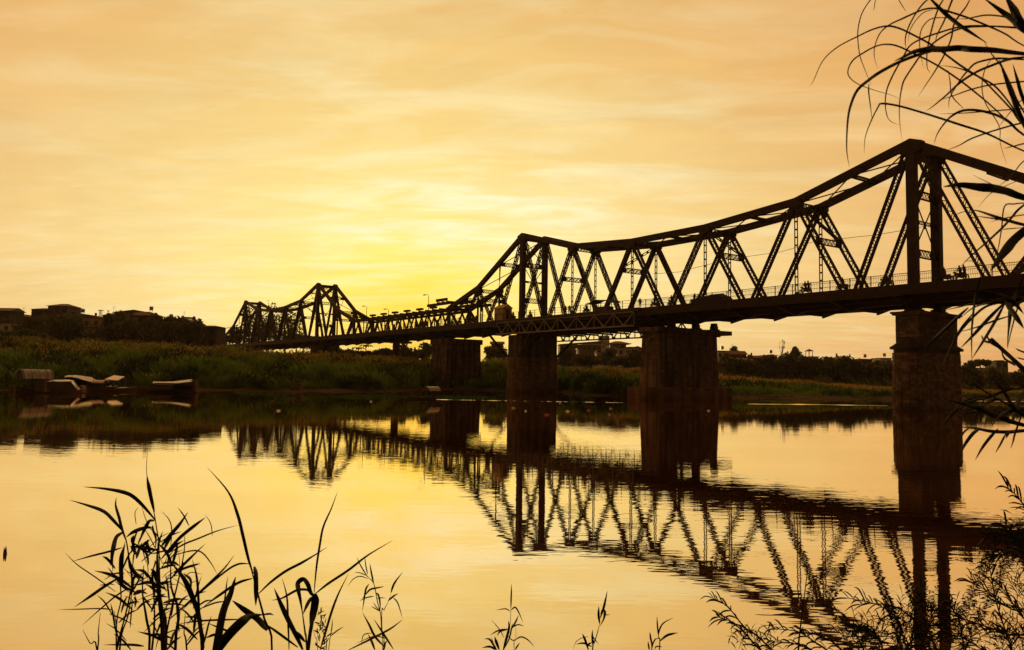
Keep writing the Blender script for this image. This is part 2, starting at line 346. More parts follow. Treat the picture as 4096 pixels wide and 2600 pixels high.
# reeds of the far bank: thousands of stalks with plumes on top (one uncountable mass)
def reed_field(name, n, xr, d0, d1, hscale, m_low, m_top, plume=True, seed=1, leafw=.11):
    r = np.random.default_rng(seed); px = r.uniform(xr[0], xr[1], n); dd = d0+(d1-d0)*r.random(n)**1.15
    lv, lf, pv, pf = [], [], [], []
    sh = np.interp(px, [a for a, _ in SHORE], [b for _, b in SHORE]); Y = sh+dd; u = (px-2048)
    for i in range(n):
        p = at(px[i], 1450, Y[i]); z0 = land_z(px[i], Y[i])-.1
        nz = mnoise.noise(Vector((p.x*.16, Y[i]*.16, 3.1*seed)))+.55*mnoise.noise(Vector((p.x*.5, Y[i]*.5, 7.7)))
        if nz < -.42 and r.random() < .75: continue
        cl_ = .84+.42*nz+r.normal()*.08
        H = reed_h(px[i])*hscale*min(1.35, max(.22, cl_))*min(1, .5+dd[i]/18)
        lean = r.normal(0, .16, 2)*H; b = np.array((p.x, Y[i], z0)); a = r.uniform(0, math.pi); w = leafw*(.7+.6*r.random()); wx, wy = math.cos(a)*w, math.sin(a)*w
        for k in range(3):
            h0 = H*(.05+.25*k); l2 = lean*(k+1)/3+r.normal(0, .22, 2); top = H*min(1, .5+.25*k)
            o = len(lv); q0 = b+(lean[0]*h0/H, lean[1]*h0/H, h0); q1 = b+(l2[0]*.6, l2[1]*.6, (h0+top)/2); q2 = b+(l2[0]*1.35, l2[1]*1.35, top)
            lv += [q0+(-wx*.4, -wy*.4, 0), q0+(wx*.4, wy*.4, 0), q1+(wx, wy, 0), q2]; lf.append((o, o+1, o+2, o+3))
        if plume and r.random() < .8*min(1, max(.06, (dd[i]-13)/9)):
            o = len(pv); t0 = b+(lean[0], lean[1], H*.88); g = r.normal(0, .12, 2); t1 = t0+(g[0], g[1], .28); t2 = t0+(g[0]*2.4, g[1]*2.4, .5); wp = .085
            pv += [t0, t1+(wp*math.cos(a), wp*math.sin(a), 0), t2, t1-(wp*math.cos(a), wp*math.sin(a), 0)]; pf.append((o, o+1, o+2, o+3))
    npmesh(name, lv, lf, m_low, kind='stuff')
    if pf: npmesh('reed_plumes', pv, pf, m_top, kind='stuff')
reed_field('reeds', 30000, (-300, 2900), 1.6, 38, 1.0, 'green', 'tan', seed=3, leafw=.13)
reed_field('bank_grass', 11000, (2850, 4400), 3, 45, 1.05, 'green', 'tan', seed=4, leafw=.16)
reed_field('shore_grass', 5000, (-300, 4200), 1.2, 6, .4, 'green', 'tan', False, seed=5, leafw=.15)

# floating mats of water plants
def weed_mat(x0, x1, y, dy, n, seed):
    r = np.random.default_rng(seed); v = []; f = []
    for i in range(n):
        t = r.random(); xx = x0+(x1-x0)*t; prof = math.sin(math.pi*t)**.5; p = onz(xx, y+r.normal()*dy*prof*.45); a = r.uniform(0, 6.28); s = r.uniform(.08, .2); h = r.uniform(.05, .26)*prof+.02
        o = len(v); c, d = math.cos(a)*s, math.sin(a)*s; q = Vector((p.x, p.y, .0))
        v += [q+Vector((-c, -d, 0)), q+Vector((c, d, 0)), q+Vector((c*.6, d*.6, h)), q+Vector((-c*.6-d*.5, -d*.6+c*.5, h*.9))]; f.append((o, o+1, o+2, o+3))
    npmesh('floating_water_plants', [tuple(a) for a in v], f, 'weed', kind='stuff')
weed_mat(925, 1195, 1573, 4, 2600, 1); weed_mat(1325, 1640, 1588, 5, 4200, 2); weed_mat(1640, 1990, 1590, 3, 1600, 3)

# ------------------------------------------------------------------ the bridge
bridge = thing('truss_bridge', 'long dark steel cantilever truss bridge with peaked towers crossing the river to the far bank', 'bridge', tuple(BO))
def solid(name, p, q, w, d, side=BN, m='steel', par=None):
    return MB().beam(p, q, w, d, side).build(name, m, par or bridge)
def laced(name, p, q, w, d, side=BN, double=True, step=.62, m='steel', bar=.095, par=None):
    """a riveted member: edge flanges, a middle web and criss-cross lacing between them"""
    p, q = Vector(p), Vector(q); b = MB(); u = (q-p).normalized(); sd_ = (side-u*side.dot(u)).normalized(); v = u.cross(sd_); L_ = (q-p).length
    if double:              # a box of four corner angles, laced on all four sides
        c = .155; w2 = w*.92
        for e in (-1, 1):
            for g in (-1, 1): b.beam(p+v*(e*(w2-c)/2)+sd_*(g*(d-c)/2), q+v*(e*(w2-c)/2)+sd_*(g*(d-c)/2), c, c, sd_)
        n = max(3, int(L_/(w2*.95)))
        for i in range(n):
            a, c_ = p+u*(L_*i/n), p+u*(L_*(i+1)/n); s1 = 1 if i % 2 else -1
            for g in (-1, 1):
                b.beam(a+v*(s1*(w2-c)/2)+sd_*(g*d/2), c_-v*(s1*(w2-c)/2)+sd_*(g*d/2), bar, .02, sd_)
                b.beam(a+sd_*(s1*(d-c)/2)+v*(g*w2/2), c_-sd_*(s1*(d-c)/2)+v*(g*w2/2), bar, .02, v)
    else:
        for e in (-1, 1): b.beam(p+v*(e*(w/2-w*.055)), q+v*(e*(w/2-w*.055)), w*.11, d, sd_)
        n = max(2, int(L_/step))
        for z in (-d*.42, d*.42):
            a, c = -w/2+w*.1, w/2-w*.1
            for i in range(n):
                p0, p1 = p+u*(L_*i/n)+sd_*z, p+u*(L_*(i+1)/n)+sd_*z; lo, hi = (a, c) if i % 2 == 0 else (c, a)
                b.beam(p0+v*lo, p1+v*hi, bar, .02, sd_); b.beam(p0+v*hi, p1+v*lo, bar*.8, .02, sd_)
    for t in (0., 1.): b.beam(p+u*((L_-1.)*t), p+u*((L_-1.)*t+1.), w*.98, d*.86, sd_)
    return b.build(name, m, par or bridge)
def battened(name, p, q, w, d, side=BN, step=.95, plate=.32, m='steel', par=None):
    p, q = Vector(p), Vector(q); b = MB(); u = (q-p).normalized(); sd_ = (side-u*side.dot(u)).normalized(); v = u.cross(sd_); L_ = (q-p).length
    for e in (-1, 1): b.beam(p+v*(e*(w/2-.05)), q+v*(e*(w/2-.05)), .09, d, sd_)
    n = max(2, int(L_/step))
    for i in range(n+1):
        s_ = min(L_-plate, i*L_/n); b.beam(p+u*s_, p+u*(s_+plate), w*.96, d*.6, sd_)
    return b.build(name, m, par or bridge)
BZ = 12.3                                                  # axis of the bottom chords
def gusset(P, r=.9):
    b = MB(); pts = [(r*math.cos(a)*1.25, r*math.sin(a)*.8) for a in [i*math.pi/3+math.pi/6 for i in range(6)]]
    vs = [Vector(P)+BD*x+Vector((0, 0, z))+BN*k for k in (-.42, .42) for x, z in pts]
    b.add(vs, [tuple(range(6)), tuple(range(11, 5, -1))]+[(i, i+6, (i+1) % 6+6, (i+1) % 6) for i in range(6)]); b.build('gusset_plate', 'steel', bridge)
ANCH = [(0, 30.6), (15, 26.5), (30, 25.35), (45, 25.35), (60, 26.5), (75, 30.6)]
def anchor_span(s0, fine=True, solid_mid=True):
    for ti, t in enumerate((0, TW)):
        for (a, za), (b, zb) in zip(ANCH[:-1], ANCH[1:]):
            solid('top_chord', B(s0+a, t, za-.45), B(s0+b, t, zb-.45), .92, .62)
        for i in range(10): solid('bottom_chord', B(s0+i*7.5, t, BZ), B(s0+i*7.5+7.5, t, BZ), 1.1, .6)
        for k, (a, za) in enumerate(ANCH):
            if 0 < k < 5: gusset(B(s0+a, t, za-.75))
            for e in (-1, 1):
                if (k == 0 and e < 0) or (k == 5 and e > 0): continue
                w = .86
                p, q = B(s0+a+e*.35, t, za-1.0), B(s0+a+e*7.3, t, BZ+.3)
                if solid_mid and k == 3 and ((ti == 0 and e > 0) or ti == 1): solid('diagonal', p, q, .75, .5)
                elif fine: laced('diagonal', p, q, w, .5)
                else: laced('diagonal', p, q, .7, .5, double=False, step=.9)
            if 0 < k < 5: battened('hanger', B(s0+a, t, za-.9), B(s0+a, t, BZ), .5, .12, plate=.22)
    # cross frames: at each top node, a sloping portal between the two planes of diagonals
    for k, (a, za) in enumerate(ANCH):
        if 0 < k < 5:
            laced('top_strut', B(s0+a, .3, za-.8), B(s0+a, TW-.3, za-.8), .75, .3, Vector((0, 0, 1)).cross(BN), False, .62)
            e = -1 if k < 3 else 1
            zq = 20.6; f = (za-1-zq)/(za-1-BZ); sq = s0+a+e*(.35+6.95*f)
            laced('portal_strut', B(sq, 0, zq), B(sq, TW, zq), .85, .3, BD, False, .68)
            battened('portal_brace', B(s0+a+e*.4, .2, za-1), B(sq, TW-.2, zq+.4), .42, .22, BD)
            battened('portal_brace', B(s0+a+e*.4, TW-.2, za-1), B(sq, .2, zq+.4), .42, .22, BD) if k in (2, 3) else None
    for (a, za), (b, zb) in zip(ANCH[:-1], ANCH[1:]):
        m_ = (a+b)/2; zm = (za+zb)/2-.6
        laced('lateral_strut', B(s0+m_, .3, zm), B(s0+m_, TW-.3, zm), .8, .25, Vector((0, 0, 1)), False, .5, bar=.06)
        for t0, t1 in ((.2, TW-.2), (TW-.2, .2)):
            solid('lateral_rod', B(s0+a, t0, za-.7), B(s0+m_, t1, zm), .13, .1); solid('lateral_rod', B(s0+m_, t0, zm), B(s0+b, t1, zb-.7), .13, .1)
def tower(s):
    for t in (0, TW):
        solid('tower_post', B(s, t, 11.8), B(s, t, TZ-.3), 1.02, .8)
        gusset(B(s, t, TZ-1.0), 1.25)
    laced('portal_strut', B(s, .4, 24.4), B(s, TW-.4, 24.4), .95, .3, BD, False, .6, bar=.07)
    laced('portal_strut', B(s, .4, 17.6), B(s, TW-.4, 17.6), .95, .3, BD, False, .6, bar=.07)
    solid('top_strut', B(s, .2, TZ-1.0), B(s, TW-.2, TZ-1.0), .9, .5, BD)
    for lo, hi in ((18.1, 23.9), (24.9, 29.2)):
        for dt in (0,):
            mid = B(s, TW/2, (lo+hi)/2)
            solid('sway_rod', B(s, .5, hi), B(s, TW-.5, lo), .11, .1, BD); solid('sway_rod', B(s, .5, lo), B(s, TW-.5, hi), .11, .1, BD)
        MB().beam(B(s, TW/2, (lo+hi)/2-.42), B(s, TW/2, (lo+hi)/2+.42), .34, .14, BD).build('star_plate', 'steel', bridge)
    laced('sway_strut', B(s, .4, 15.6+5.6), B(s, TW-.4, 15.6+5.6), .4, .2, BD, False, .5, bar=.05)
def arm(s, e, fine=True):
    """cantilever arm leaving the tower at s in direction e, top chord falling to the low suspended span"""
    P = [(0, 30.6), (15.7, 21.75), (27.5, 18.2)]
    for t in (0, TW):
        for (a, za), (b, zb) in zip(P[:-1], P[1:]): solid('top_chord', B(s+e*a, t, za-.45), B(s+e*b, t, zb-.45), .92, .62)
        gusset(B(s+e*15.7, t, 21.0))
        for i in range(4): solid('bottom_chord', B(s+e*i*6.875, t, BZ), B(s+e*(i+1)*6.875, t, BZ), 1.1, .6)
        kw = {} if fine else dict(double=False, step=.9)
        laced('diagonal', B(s+e*.4, t, 29.4), B(s+e*8.3, t, BZ+.3), .78, .5, **kw)
        laced('diagonal', B(s+e*15.3, t, 20.6), B(s+e*9., t, BZ+.3), .66, .5, **kw)
        laced('diagonal', B(s+e*16.1, t, 20.6), B(s+e*21.6, t, BZ+.3), .6, .5, **kw)
        laced('diagonal', B(s+e*27.3, t, 17.4), B(s+e*22.2, t, BZ+.3), .5, .45, **kw)
        solid('end_post', B(s+e*27.5, t, BZ), B(s+e*27.5, t, 18.0), .7, .6)
        battened('hanger', B(s+e*15.7, t, 21.), B(s+e*15.7, t, BZ), .36, .3)
        if e > 0: solid('hanger', B(s+e*7.8, t, 25.8), B(s+e*7.8, t, 22.), .2, .16)
    for a, za in ((7.8, 25.4), (15.7, 20.7), (21.6, 19.3), (27.5, 17.5)):
        laced('lateral_strut', B(s+e*a, .3, za), B(s+e*a, TW-.3, za), .8, .25, BD, False, .5, bar=.07)
    laced('portal_strut', B(s+e*13.8, 0, 18.6), B(s+e*13.8, TW, 18.6), .75, .3, BD, False, .6)
    for t0, t1 in ((.2, TW-.2), (TW-.2, .2)):
        solid('lateral_rod', B(s, t0, 29.8), B(s+e*7.8, t1, 25.3), .12, .1); solid('lateral_rod', B(s+e*7.8, t0, 25.3), B(s+e*15.7, t1, 21), .12, .1); solid('lateral_rod', B(s+e*15.7, t0, 21), B(s+e*27.5, t1, 17.6), .12, .1)
def suspended(s0, s1, n=8):
    dl = (s1-s0)/n; zt = 17.7
    for t in (0, TW):
        for i in range(n):
            a, b = s0+i*dl, s0+(i+1)*dl
            solid('top_chord', B(a, t, zt-.3), B(b, t, zt-.3), .55, .5); solid('bottom_chord', B(a, t, BZ), B(b, t, BZ), 1.1, .6)
            solid('diagonal', B(a+.15, t, BZ+.4), B((a+b)/2, t, zt-.5), .30, .3); solid('diagonal', B(b-.15, t, BZ+.4), B((a+b)/2, t, zt-.5), .30, .3)
            solid('hanger', B(a, t, BZ), B(a, t, zt-.4), .2, .2)
    for i in range(2*n+1):
        s = s0+i*dl/2
        solid('cross_beam', B(s, -.7, zt+.15), B(s, TW+.7, zt+.15), .3, .3, Vector((0, 0, 1)))
        if i % 2 == 0 and 0 < i < 2*n: MB().box(B(s-.2, -.5, zt+.62), 2.3, .8, .45, BD, BN).build('walkway_panel', 'steel', bridge)
anchor_span(0); tower(0); tower(75); arm(75, 1); suspended(102.5, 153.7); arm(181.2, -1, False)
tower(181.2); anchor_span(181.2, False, False); tower(256.2); arm(256.2, 1, False)
arm(0, -1); suspended(-58, -27.5, 4)
suspended(283.7, 334.9, 5); arm(362.4, -1, False); tower(362.4); arm(362.4, 1, False)
# the raised works platforms at the joint of the arm
for t in (-.7, TW+.7):
    MB().box(B(106.3, t, 18.85), 9.5, .3, .6, BD, BN).build('gantry_beam', 'steel', bridge); MB().box(B(104.6, t, 19.75), 4.8, .3, .6, BD, BN).build('gantry_beam', 'steel', bridge)
for s_ in (102.5, 104.5, 106.6): solid('cross_beam', B(s_, -.7, 19.3), B(s_, TW+.7, 19.3), .25, .25, Vector((0, 0, 1)))
MB().box(B(99.8, TW+.4, 18.4), 10.5, .5, .6, BD, BN).build('gantry_beam', 'steel', bridge)
solid('gantry_leg', B(94.6, TW+.4, DZ), B(94.6, TW+.4, 18.4), .14, .14); laced('gantry_leg', B(98.2, TW+.4, DZ), B(98.2, TW+.4, 18.2), .7, .3, BD, False, .6, bar=.06)

# deck, roadways on brackets outside the trusses, fascia and railings
def zig(n0, n1, st):
    s = n0
    while s < n1-1e-3: yield s, min(s+st, n1); s += st
for a, b in zig(-60, 390, 7.5):
    solid('track_deck', B(a, TW/2, 13.1), B(b-.02, TW/2, 13.1), TW-.7, .25, Vector((0, 0, 1)), 'deck')
    for t in (-2.55, TW+2.55):
        solid('roadway_slab', B(a, t, DZ-.12), B(b-.02, t, DZ-.12), 3.75, .22, Vector((0, 0, 1)), 'deck')
    solid('fascia_girder', B(a, -4.5, 12.98), B(b-.02, -4.5, 12.98), 1.1, .16, BN, 'steel')
    solid('fascia_flange', B(a, -4.56, 12.42), B(b-.02, -4.56, 12.42), .12, .34, BN, 'steel')
    solid('fascia_girder', B(a, TW+4.5, 12.98), B(b-.02, TW+4.5, 12.98), 1.0, .16, BN, 'steel')
    solid('stringer', B(a, -1.8, 12.55), B(b-.02, -1.8, 12.55), .9, .25, BN, 'steel')
    solid('floor_beam', B(a, -.2, 12.25), B(a, TW+.2, 12.25), 1.5, .35, BD)
    for t0, t1 in ((-.3, -4.4), (TW+.3, TW+4.4)):
        bb = MB(); vs = [B(a+k, t0, 13.2) for k in (-.12, .12)]+[B(a+k, t1, 13.2) for k in (-.12, .12)]+[B(a+k, t1, 12.35) for k in (-.12, .12)]+[B(a+k, t0, 11.25) for k in (-.12, .12)]
        bb.add(vs, [(0, 2, 4, 6), (7, 5, 3, 1), (0, 1, 3, 2), (2, 3, 5, 4), (4, 5, 7, 6), (6, 7, 1, 0)]); bb.build('deck_bracket', 'steel', bridge)
    bb = MB(); vs = [B(a-1.3, t, 11.78) for t in (-.35, .35)]+[B(a+1.3, t, 11.78) for t in (-.35, .35)]+[B(a+.25, t, 11.38) for t in (-.35, .35)]+[B(a-.25, t, 11.38) for t in (-.35, .35)]
    bb.add(vs, [(0, 2, 4, 6), (7, 5, 3, 1), (0, 1, 3, 2), (2, 3, 5, 4), (4, 5, 7, 6), (6, 7, 1, 0)]); bb.build('chord_shoe', 'steel', bridge)
for a, b in zig(-30, 150, 2.5):
    plat = 38.5 <= a < 76
    fine = not plat and a < 60
    bb = MB(); t = -4.42; ht = 1.15 if fine else 1.25
    bb.beam(B(a, t, DZ), B(a, t, DZ+ht+.06), .09 if plat else .07, .07, BN)
    bb.beam(B(a, t, DZ+ht), B(b, t, DZ+ht), .06, .06, BN); bb.beam(B(a, t, DZ+ht*.36), B(b, t, DZ+ht*.36), .045, .04, BN)
    if fine:
        bb.beam(B(a, t, DZ+ht*.8), B(b, t, DZ+ht*.8), .035, .03, BN)
        for i in range(12):
            s = a+2.5*(i+.5)/12; bb.beam(B(s-.03, t, DZ+.1), B(s+.05, t, DZ+ht*.55), .022, .02, BN); bb.beam(B(s+.05, t, DZ+ht*.55), B(s-.03, t, DZ+ht), .022, .02, BN)
    elif not plat: bb.beam(B(a, t, DZ+ht*.7), B(b, t, DZ+ht*.7), .04, .03, BN)
    else: bb.beam(B(a, t, DZ+ht*.68), B(b, t, DZ+ht*.68), .04, .03, BN)
    bb.build('railing_panel', 'steel', bridge)

# light service trusses hung under the roadway between the two middle piers
def service(t, s0, s1, z0, z1, n, m):
    for z, w in ((z1, .22), (z0, .24)): solid('service_chord', B(s0, t, z), B(s1, t, z), w, .25, BN, m)
    dl = (s1-s0)/n
    for i in range(n):
        a = s0+i*dl
        solid('service_diagonal', B(a, t, z1-.1), B(a+dl/2, t, z0+.1), .16, .2, BN, m); solid('service_diagonal', B(a+dl, t, z1-.1), B(a+dl/2, t, z0+.1), .16, .2, BN, m)
        solid('service_post', B(a, t, z0), B(a, t, z1), .11, .14, BN, m)
        MB().box(B(a+dl/2, t, z0+.16), .7, .34, .3, BD, BN).build('service_plate', m, bridge)
service(-4.75, 39.6, 57.6, 10.9, 13.0, 4, 'steel2'); service(-4.75, 57.9, 76.6, 10.9, 13.0, 5, 'steel2')
service(TW+4.2, 39.6, 76, 8.9+1.2, 12.4, 10, 'steel')
solid('platform_slab', B(38.5, -4.55, 13.35), B(78.2, -4.55, 13.35), .9, .42, Vector((0, 0, 1)), 'deck')
for a, b in zig(39.6, 76, 4.05): solid('service_beam', B(a, -4.7, 11.0), B(a, TW+4.2, 10.9), .28, .3, BD)
solid('service_girder', B(39.6, 1.2, 11.05), B(76, 1.2, 11.05), .9, .3, BN)
for s_, e in ((75.6, 1), (73.5, -1)):
    p1 = B(76.8+2.4, -4.5, 10.8) if e > 0 else B(66.2, -4.5, 10.8); p0 = B(76.9, -2.1, 6.7) if e > 0 else B(72.8, -2.1, 6.7)
    solid('strut', p0, p1, .34, .3); q1 = B(76.8+2.4, TW+3, 10.8) if e > 0 else B(68.5, TW+3, 10.8)
    solid('strut', p0+BN*(TW+3.5), q1, .3, .3)

# ------------------------------------------------------------------ piers
def rect(s, h, t0, t1): return [(B(s+h, t0, 0).x, B(s+h, t0, 0).y), (B(s-h, t0, 0).x, B(s-h, t0, 0).y), (B(s-h, t1, 0).x, B(s-h, t1, 0).y), (B(s+h, t1, 0).x, B(s+h, t1, 0).y)]
def stad(s, h, t0, t1, k=8, pt=1.):
    pts = []
    for i in range(k+1):
        a = math.pi*i/k; P = B(s+h*math.cos(a), t0-h*math.sin(a)*pt, 0); pts.append((P.x, P.y))
    for i in range(k+1):
        a = math.pi*i/k; P = B(s-h*math.cos(a), t1+h*math.sin(a)*pt, 0); pts.append((P.x, P.y))
    return pts
pier = thing('bridge_pier', 'tall stone block pier with pointed coping under the tallest tower, standing in open water', 'bridge pier', tuple(B(0, TW/2, 0)), 'piers of the truss bridge')
MB().prism(rect(0, 1.3, -1.6, TW+1.6), 6.5, 10.45).build('shaft', 'mortar', pier)
MB().prism(rect(0, 1.55, -1.9, TW+1.9), 10.45, 10.62).prism(rect(0, 1.68, -2.05, TW+2.05), 10.62, 10.85).build('cap', 'stone', pier)
MB().prism(stad(0, 1.62, -1.75, TW+1.75, pt=.7), -3, 6.65, stad(0, 1.5, -1.6, TW+1.6, pt=.7)).build('cutwater_shaft', 'mortar', pier)
MB().prism(stad(0, 1.8, -1.75, TW+1.75, pt=.75), 6.65, 6.95).prism(stad(0, 1.7, -1.7, TW+1.7, pt=.75), 6.95, 8.1, stad(0, .12, -1.55, TW+1.55, pt=1)).build('coping', 'mossy', pier)
for t in (0, TW):
    b = MB(); P = B(0, t, 0)
    for z0, z1, r in ((10.85, 11.0, 1.0), (11.0, 11.15, .8), (11.15, 11.45, .62), (11.45, 11.9, .42)): b.box(B(0, t, (z0+z1)/2), 2*r, 1.7*r, z1-z0, BD, BN)
    b.build('bearing', 'steel', pier)
# the stones of this pier, course by course
blk = MB(); blk.box((0, 0, 0), 1, 1, 1)
bme = bpy.data.meshes.new('stone_block'); bme.from_pydata([(a*.5/.5*.5 if False else a, b_, c) for a, b_, c in blk.v], [], blk.f); bme.materials.append(M['stone'])
stones = []
def face(p, q, z0, z1, ch=.33, bl=.72, taper=None):
    n = int((z1-z0)/ch); L0 = (Vector(q)-Vector(p)).length; u = (Vector(q)-Vector(p))/L0; r = random.Random(int(L0*100+z0*10))
    for j in range(n):
        zz = z0+ch*(j+.5); x = -bl*(.5 if j % 2 else 0)*r.uniform(.8, 1.2)
        while x < L0-.08:
            w = bl*r.uniform(.8, 1.25); a, b = max(0, x), min(L0, x+w); x += w
            if b-a < .12: continue
            k = (taper(zz) if taper else 0)
            stones.append((Vector(p)+u*((a+b)/2), zz, b-a-.04, ch-.04, u, k))
c_ = [B(1.3, -1.6, 0), B(-1.3, -1.6, 0), B(-1.3, TW+1.6, 0)]
face(c_[0], c_[1], 8.0, 10.4); face(c_[1], c_[2], 8.0, 10.4)
st0 = [Vector((a, b, 0)) for a, b in stad(0, 1.56, -1.68, TW+1.68, 6, .7)]
for i in range(6): face(st0[i], st0[i+1], .05, 6.6, .345, .75)
face(st0[6], st0[7], .05, 6.6, .345, .75)
stones.sort(key=lambda s: -s[1])
rest = MB()
for i, (P, zz, w, h, u, k) in enumerate(stones):
    n = Vector((u.y, -u.x, 0)); 
    if n.dot(P-B(0, TW/2, 0)) < 0: n = -n
    pr = random.uniform(.02, .055); tap = (6.6-zz)/6.6*.06 if zz < 6.7 else 0
    cpos = P+n*(pr-.10+tap)+Vector((0, 0, zz))
    if i < 300:
        o = bpy.data.objects.new('stone_block', bme); C.objects.link(o); o.parent = pier
        o.matrix_local = Matrix.Translation(cpos-pier.location) @ Matrix((u*w, n*.24, Vector((0, 0, h)))).transposed().to_4x4()
    else: rest.box(cpos, w, .24, h, u, n)
rest.build('stone_block', 'stone', pier, kind='stuff')
def courses(par, m, pts, mid, z0, z1, ch, bl, tap=0.):
    global stones
    stones = []
    for a, b in zip(pts[:-1], pts[1:]): face(a, b, z0, z1, ch, bl)
    w_ = MB()
    for P, zz, w, h, u, k in stones:
        n = Vector((u.y, -u.x, 0))
        if n.dot(P-mid) < 0: n = -n
        w_.box(P+n*(random.uniform(.0, .035)-.10+tap*(z1-zz)/(z1-z0))+Vector((0, 0, zz)), w, .24, h, u, n)
    w_.build('stone_block', m, par, kind='stuff')

p3 = thing('bridge_pier', 'massive stained concrete pier on a wide low footing, in the water between two towers', 'bridge pier', tuple(B(37.3, TW/2, 0)), 'piers of the truss bridge')
MB().prism(rect(37.25, 2.0, -3.9, TW+3.9), 1.4, 9.6, rect(37.25, 1.8, -3.6, TW+3.6)).build('shaft', 'concrete', p3)
MB().prism(rect(37.0, 1.95, -6.7, TW+6.7), -2, 1.75).build('footing', 'footing', p3)
MB().prism(rect(37.1, 2.0, -4.2, TW+6.8), 9.95, 10.6).prism(rect(37.25, 1.9, -3.8, TW+4.4), 9.6, 9.95).build('cap_beam', 'concrete', p3)
for z in (8.6,): MB().prism(rect(37.25, .5, -4.1, TW+4.3), z, z+.35).build('corbel', 'concrete', p3)
for t in (0, TW, TW+4.2):
    b = MB()
    for z0, z1, r in ((10.6, 10.85, .7), (10.85, 11.35, .5), (11.35, 11.8, .42)): b.box(B(36.5, t, (z0+z1)/2), 2*r, 1.6*r, z1-z0, BD, BN)
    b.build('bearing', 'steel', p3)
courses(p3, 'concrete', [B(39.05, -3.6, 0), B(35.45, -3.6, 0), B(35.45, TW+3.6, 0)], B(37.25, TW/2, 0), 1.8, 9.5, .42, 1.1, .22)
courses(p3, 'footing', [B(38.95, -6.7, 0), B(35.05, -6.7, 0), B(35.05, TW+6.7, 0)], B(37.25, TW/2, 0), .0, 1.7, .42, 1.2)
p2 = thing('bridge_pier', 'plastered pier with ledge and sloping steel struts under the second tower', 'bridge pier', tuple(B(75, TW/2, 0)), 'piers of the truss bridge')
MB().prism(stad(75, 2.55, -1.1, TW+1.2, 10, .55), -2, 6.3, stad(75, 2.4, -1.0, TW+1.1, 10, .55)).build('cutwater_shaft', 'brick', p2)
MB().prism(stad(75, 2.62, -1.1, TW+1.2, 10, .55), 6.3, 6.55).build('coping', 'brick', p2)
MB().prism(rect(75, 2.25, -1.5, TW+1.5), 6.55, 10.9).build('shaft', 'concrete', p2)
for t in (0, TW): b = MB().box(B(75, t, 11.25), 1.5, 1.3, .8, BD, BN); b.build('bearing', 'steel', p2)
q_ = [Vector((a, b_, 0)) for a, b_ in stad(75, 2.42, -1.0, TW+1.1, 10, .55)]
courses(p2, 'brick', q_[:12], B(75, TW/2, 0), .0, 6.25, .3, .65, .14)
courses(p2, 'concrete', [B(77.25, -1.5, 0), B(72.75, -1.5, 0), B(72.75, TW+1.5, 0)], B(75, TW/2, 0), 6.6, 10.8, .4, 1.1)
p1 = thing('bridge_pier', 'broad stained pier with overhanging cap on the grassy shore beside the small covered boat', 'bridge pier', tuple(B(103.5, TW/2, 0)), 'piers of the truss bridge')
MB().prism(rect(103.5, 3.75, -1.9, TW+1.7), -2, 9.9, rect(103.5, 3.45, -1.6, TW+1.5)).build('shaft', 'concrete', p1)
MB().prism(rect(103.5, 3.7, -1.9, TW+1.9), 9.9, 11.0).build('cap_beam', 'concrete', p1)
courses(p1, 'concrete', [B(106.95, -1.6, 0), B(100.05, -1.6, 0), B(100.05, TW+1.5, 0)], B(103.5, TW/2, 0), 0, 9.8, .42, 1.2, .28)
MB().prism(rect(103.5, 3.6, -2.2, TW+4.4), -2, 1.9).build('footing', 'concrete', p1)
for s, lab in ((133, 'slender dark pier half hidden by reeds under the low middle span'), (181.2, 'dark pier deep in the reeds under the far double peaked tower'), (256.2, 'dark pier hidden by trees under the farthest leafy tower')):
    k = thing('bridge_pier', lab, 'bridge pier', tuple(B(s, TW/2, 0)), 'piers of the truss bridge')
    hw = .6 if s == 133 else 1.5
    t0, t1 = (1.9, 3.4) if s == 133 else (-1, TW+1)
    MB().prism(rect(s, hw, t0, t1), 0, 11).build('shaft', 'concrete', k); MB().prism(rect(s, hw+.3, -1.3, TW+1.3), 11, 11.5).build('cap', 'concrete', k)

# things on the bridge
cab = MB(); CP = [(3700, 905), (3590, 925), (3497, 941), (3440, 946), (3385, 953), (3250, 968), (3170, 994), (3120, 1008), (2960, 1030), (2850, 1054), (2760, 1076), (2715, 1088), (2650, 1093), (2612, 1095)]
pts = [B(find_s(x, .9, 20.3), .9, 20.) for x, y in CP]
for P, (x, y) in zip(pts, CP): P.z = at(x, y, P.y).z
cab.tube(pts, .03, 4); tag(cab.build('overhead_cable', 'steel2'), 'thin sagging cable strung between the trusses above the near roadway', 'cable')

bt = thing('guard_booth', 'small cream booth with pitched roof on the platform beside the second tower', 'booth', tuple(B(find_s(2010, -3.4, DZ), -3.4, DZ)))
s_ = find_s(2010, -3.4, DZ)
MB().box(B(s_, -3.3, DZ+1.15), 3.0, 2.0, 2.3, BD, BN).build('wall', 'booth', bt)
r = MB(); zz = DZ+2.3
r.add([B(s_-1.7, -4.5, zz), B(s_+1.7, -4.5, zz), B(s_+1.7, -2.1, zz), B(s_-1.7, -2.1, zz), B(s_-1.7, -3.3, zz+.75), B(s_+1.7, -3.3, zz+.75)], [(0, 1, 5, 4), (2, 3, 4, 5), (1, 2, 5), (3, 0, 4), (3, 2, 1, 0)]); r.build('roof', 'booth', bt)
MB().box(B(s_-1.52, -3.3, DZ+1.2), .08, .8, 1.6, BD, BN).build('door', 'walld', bt); MB().box(B(s_, -4.32, DZ+1.4), .9, .06, .7, BD, BN).build('window', 'glass', bt)

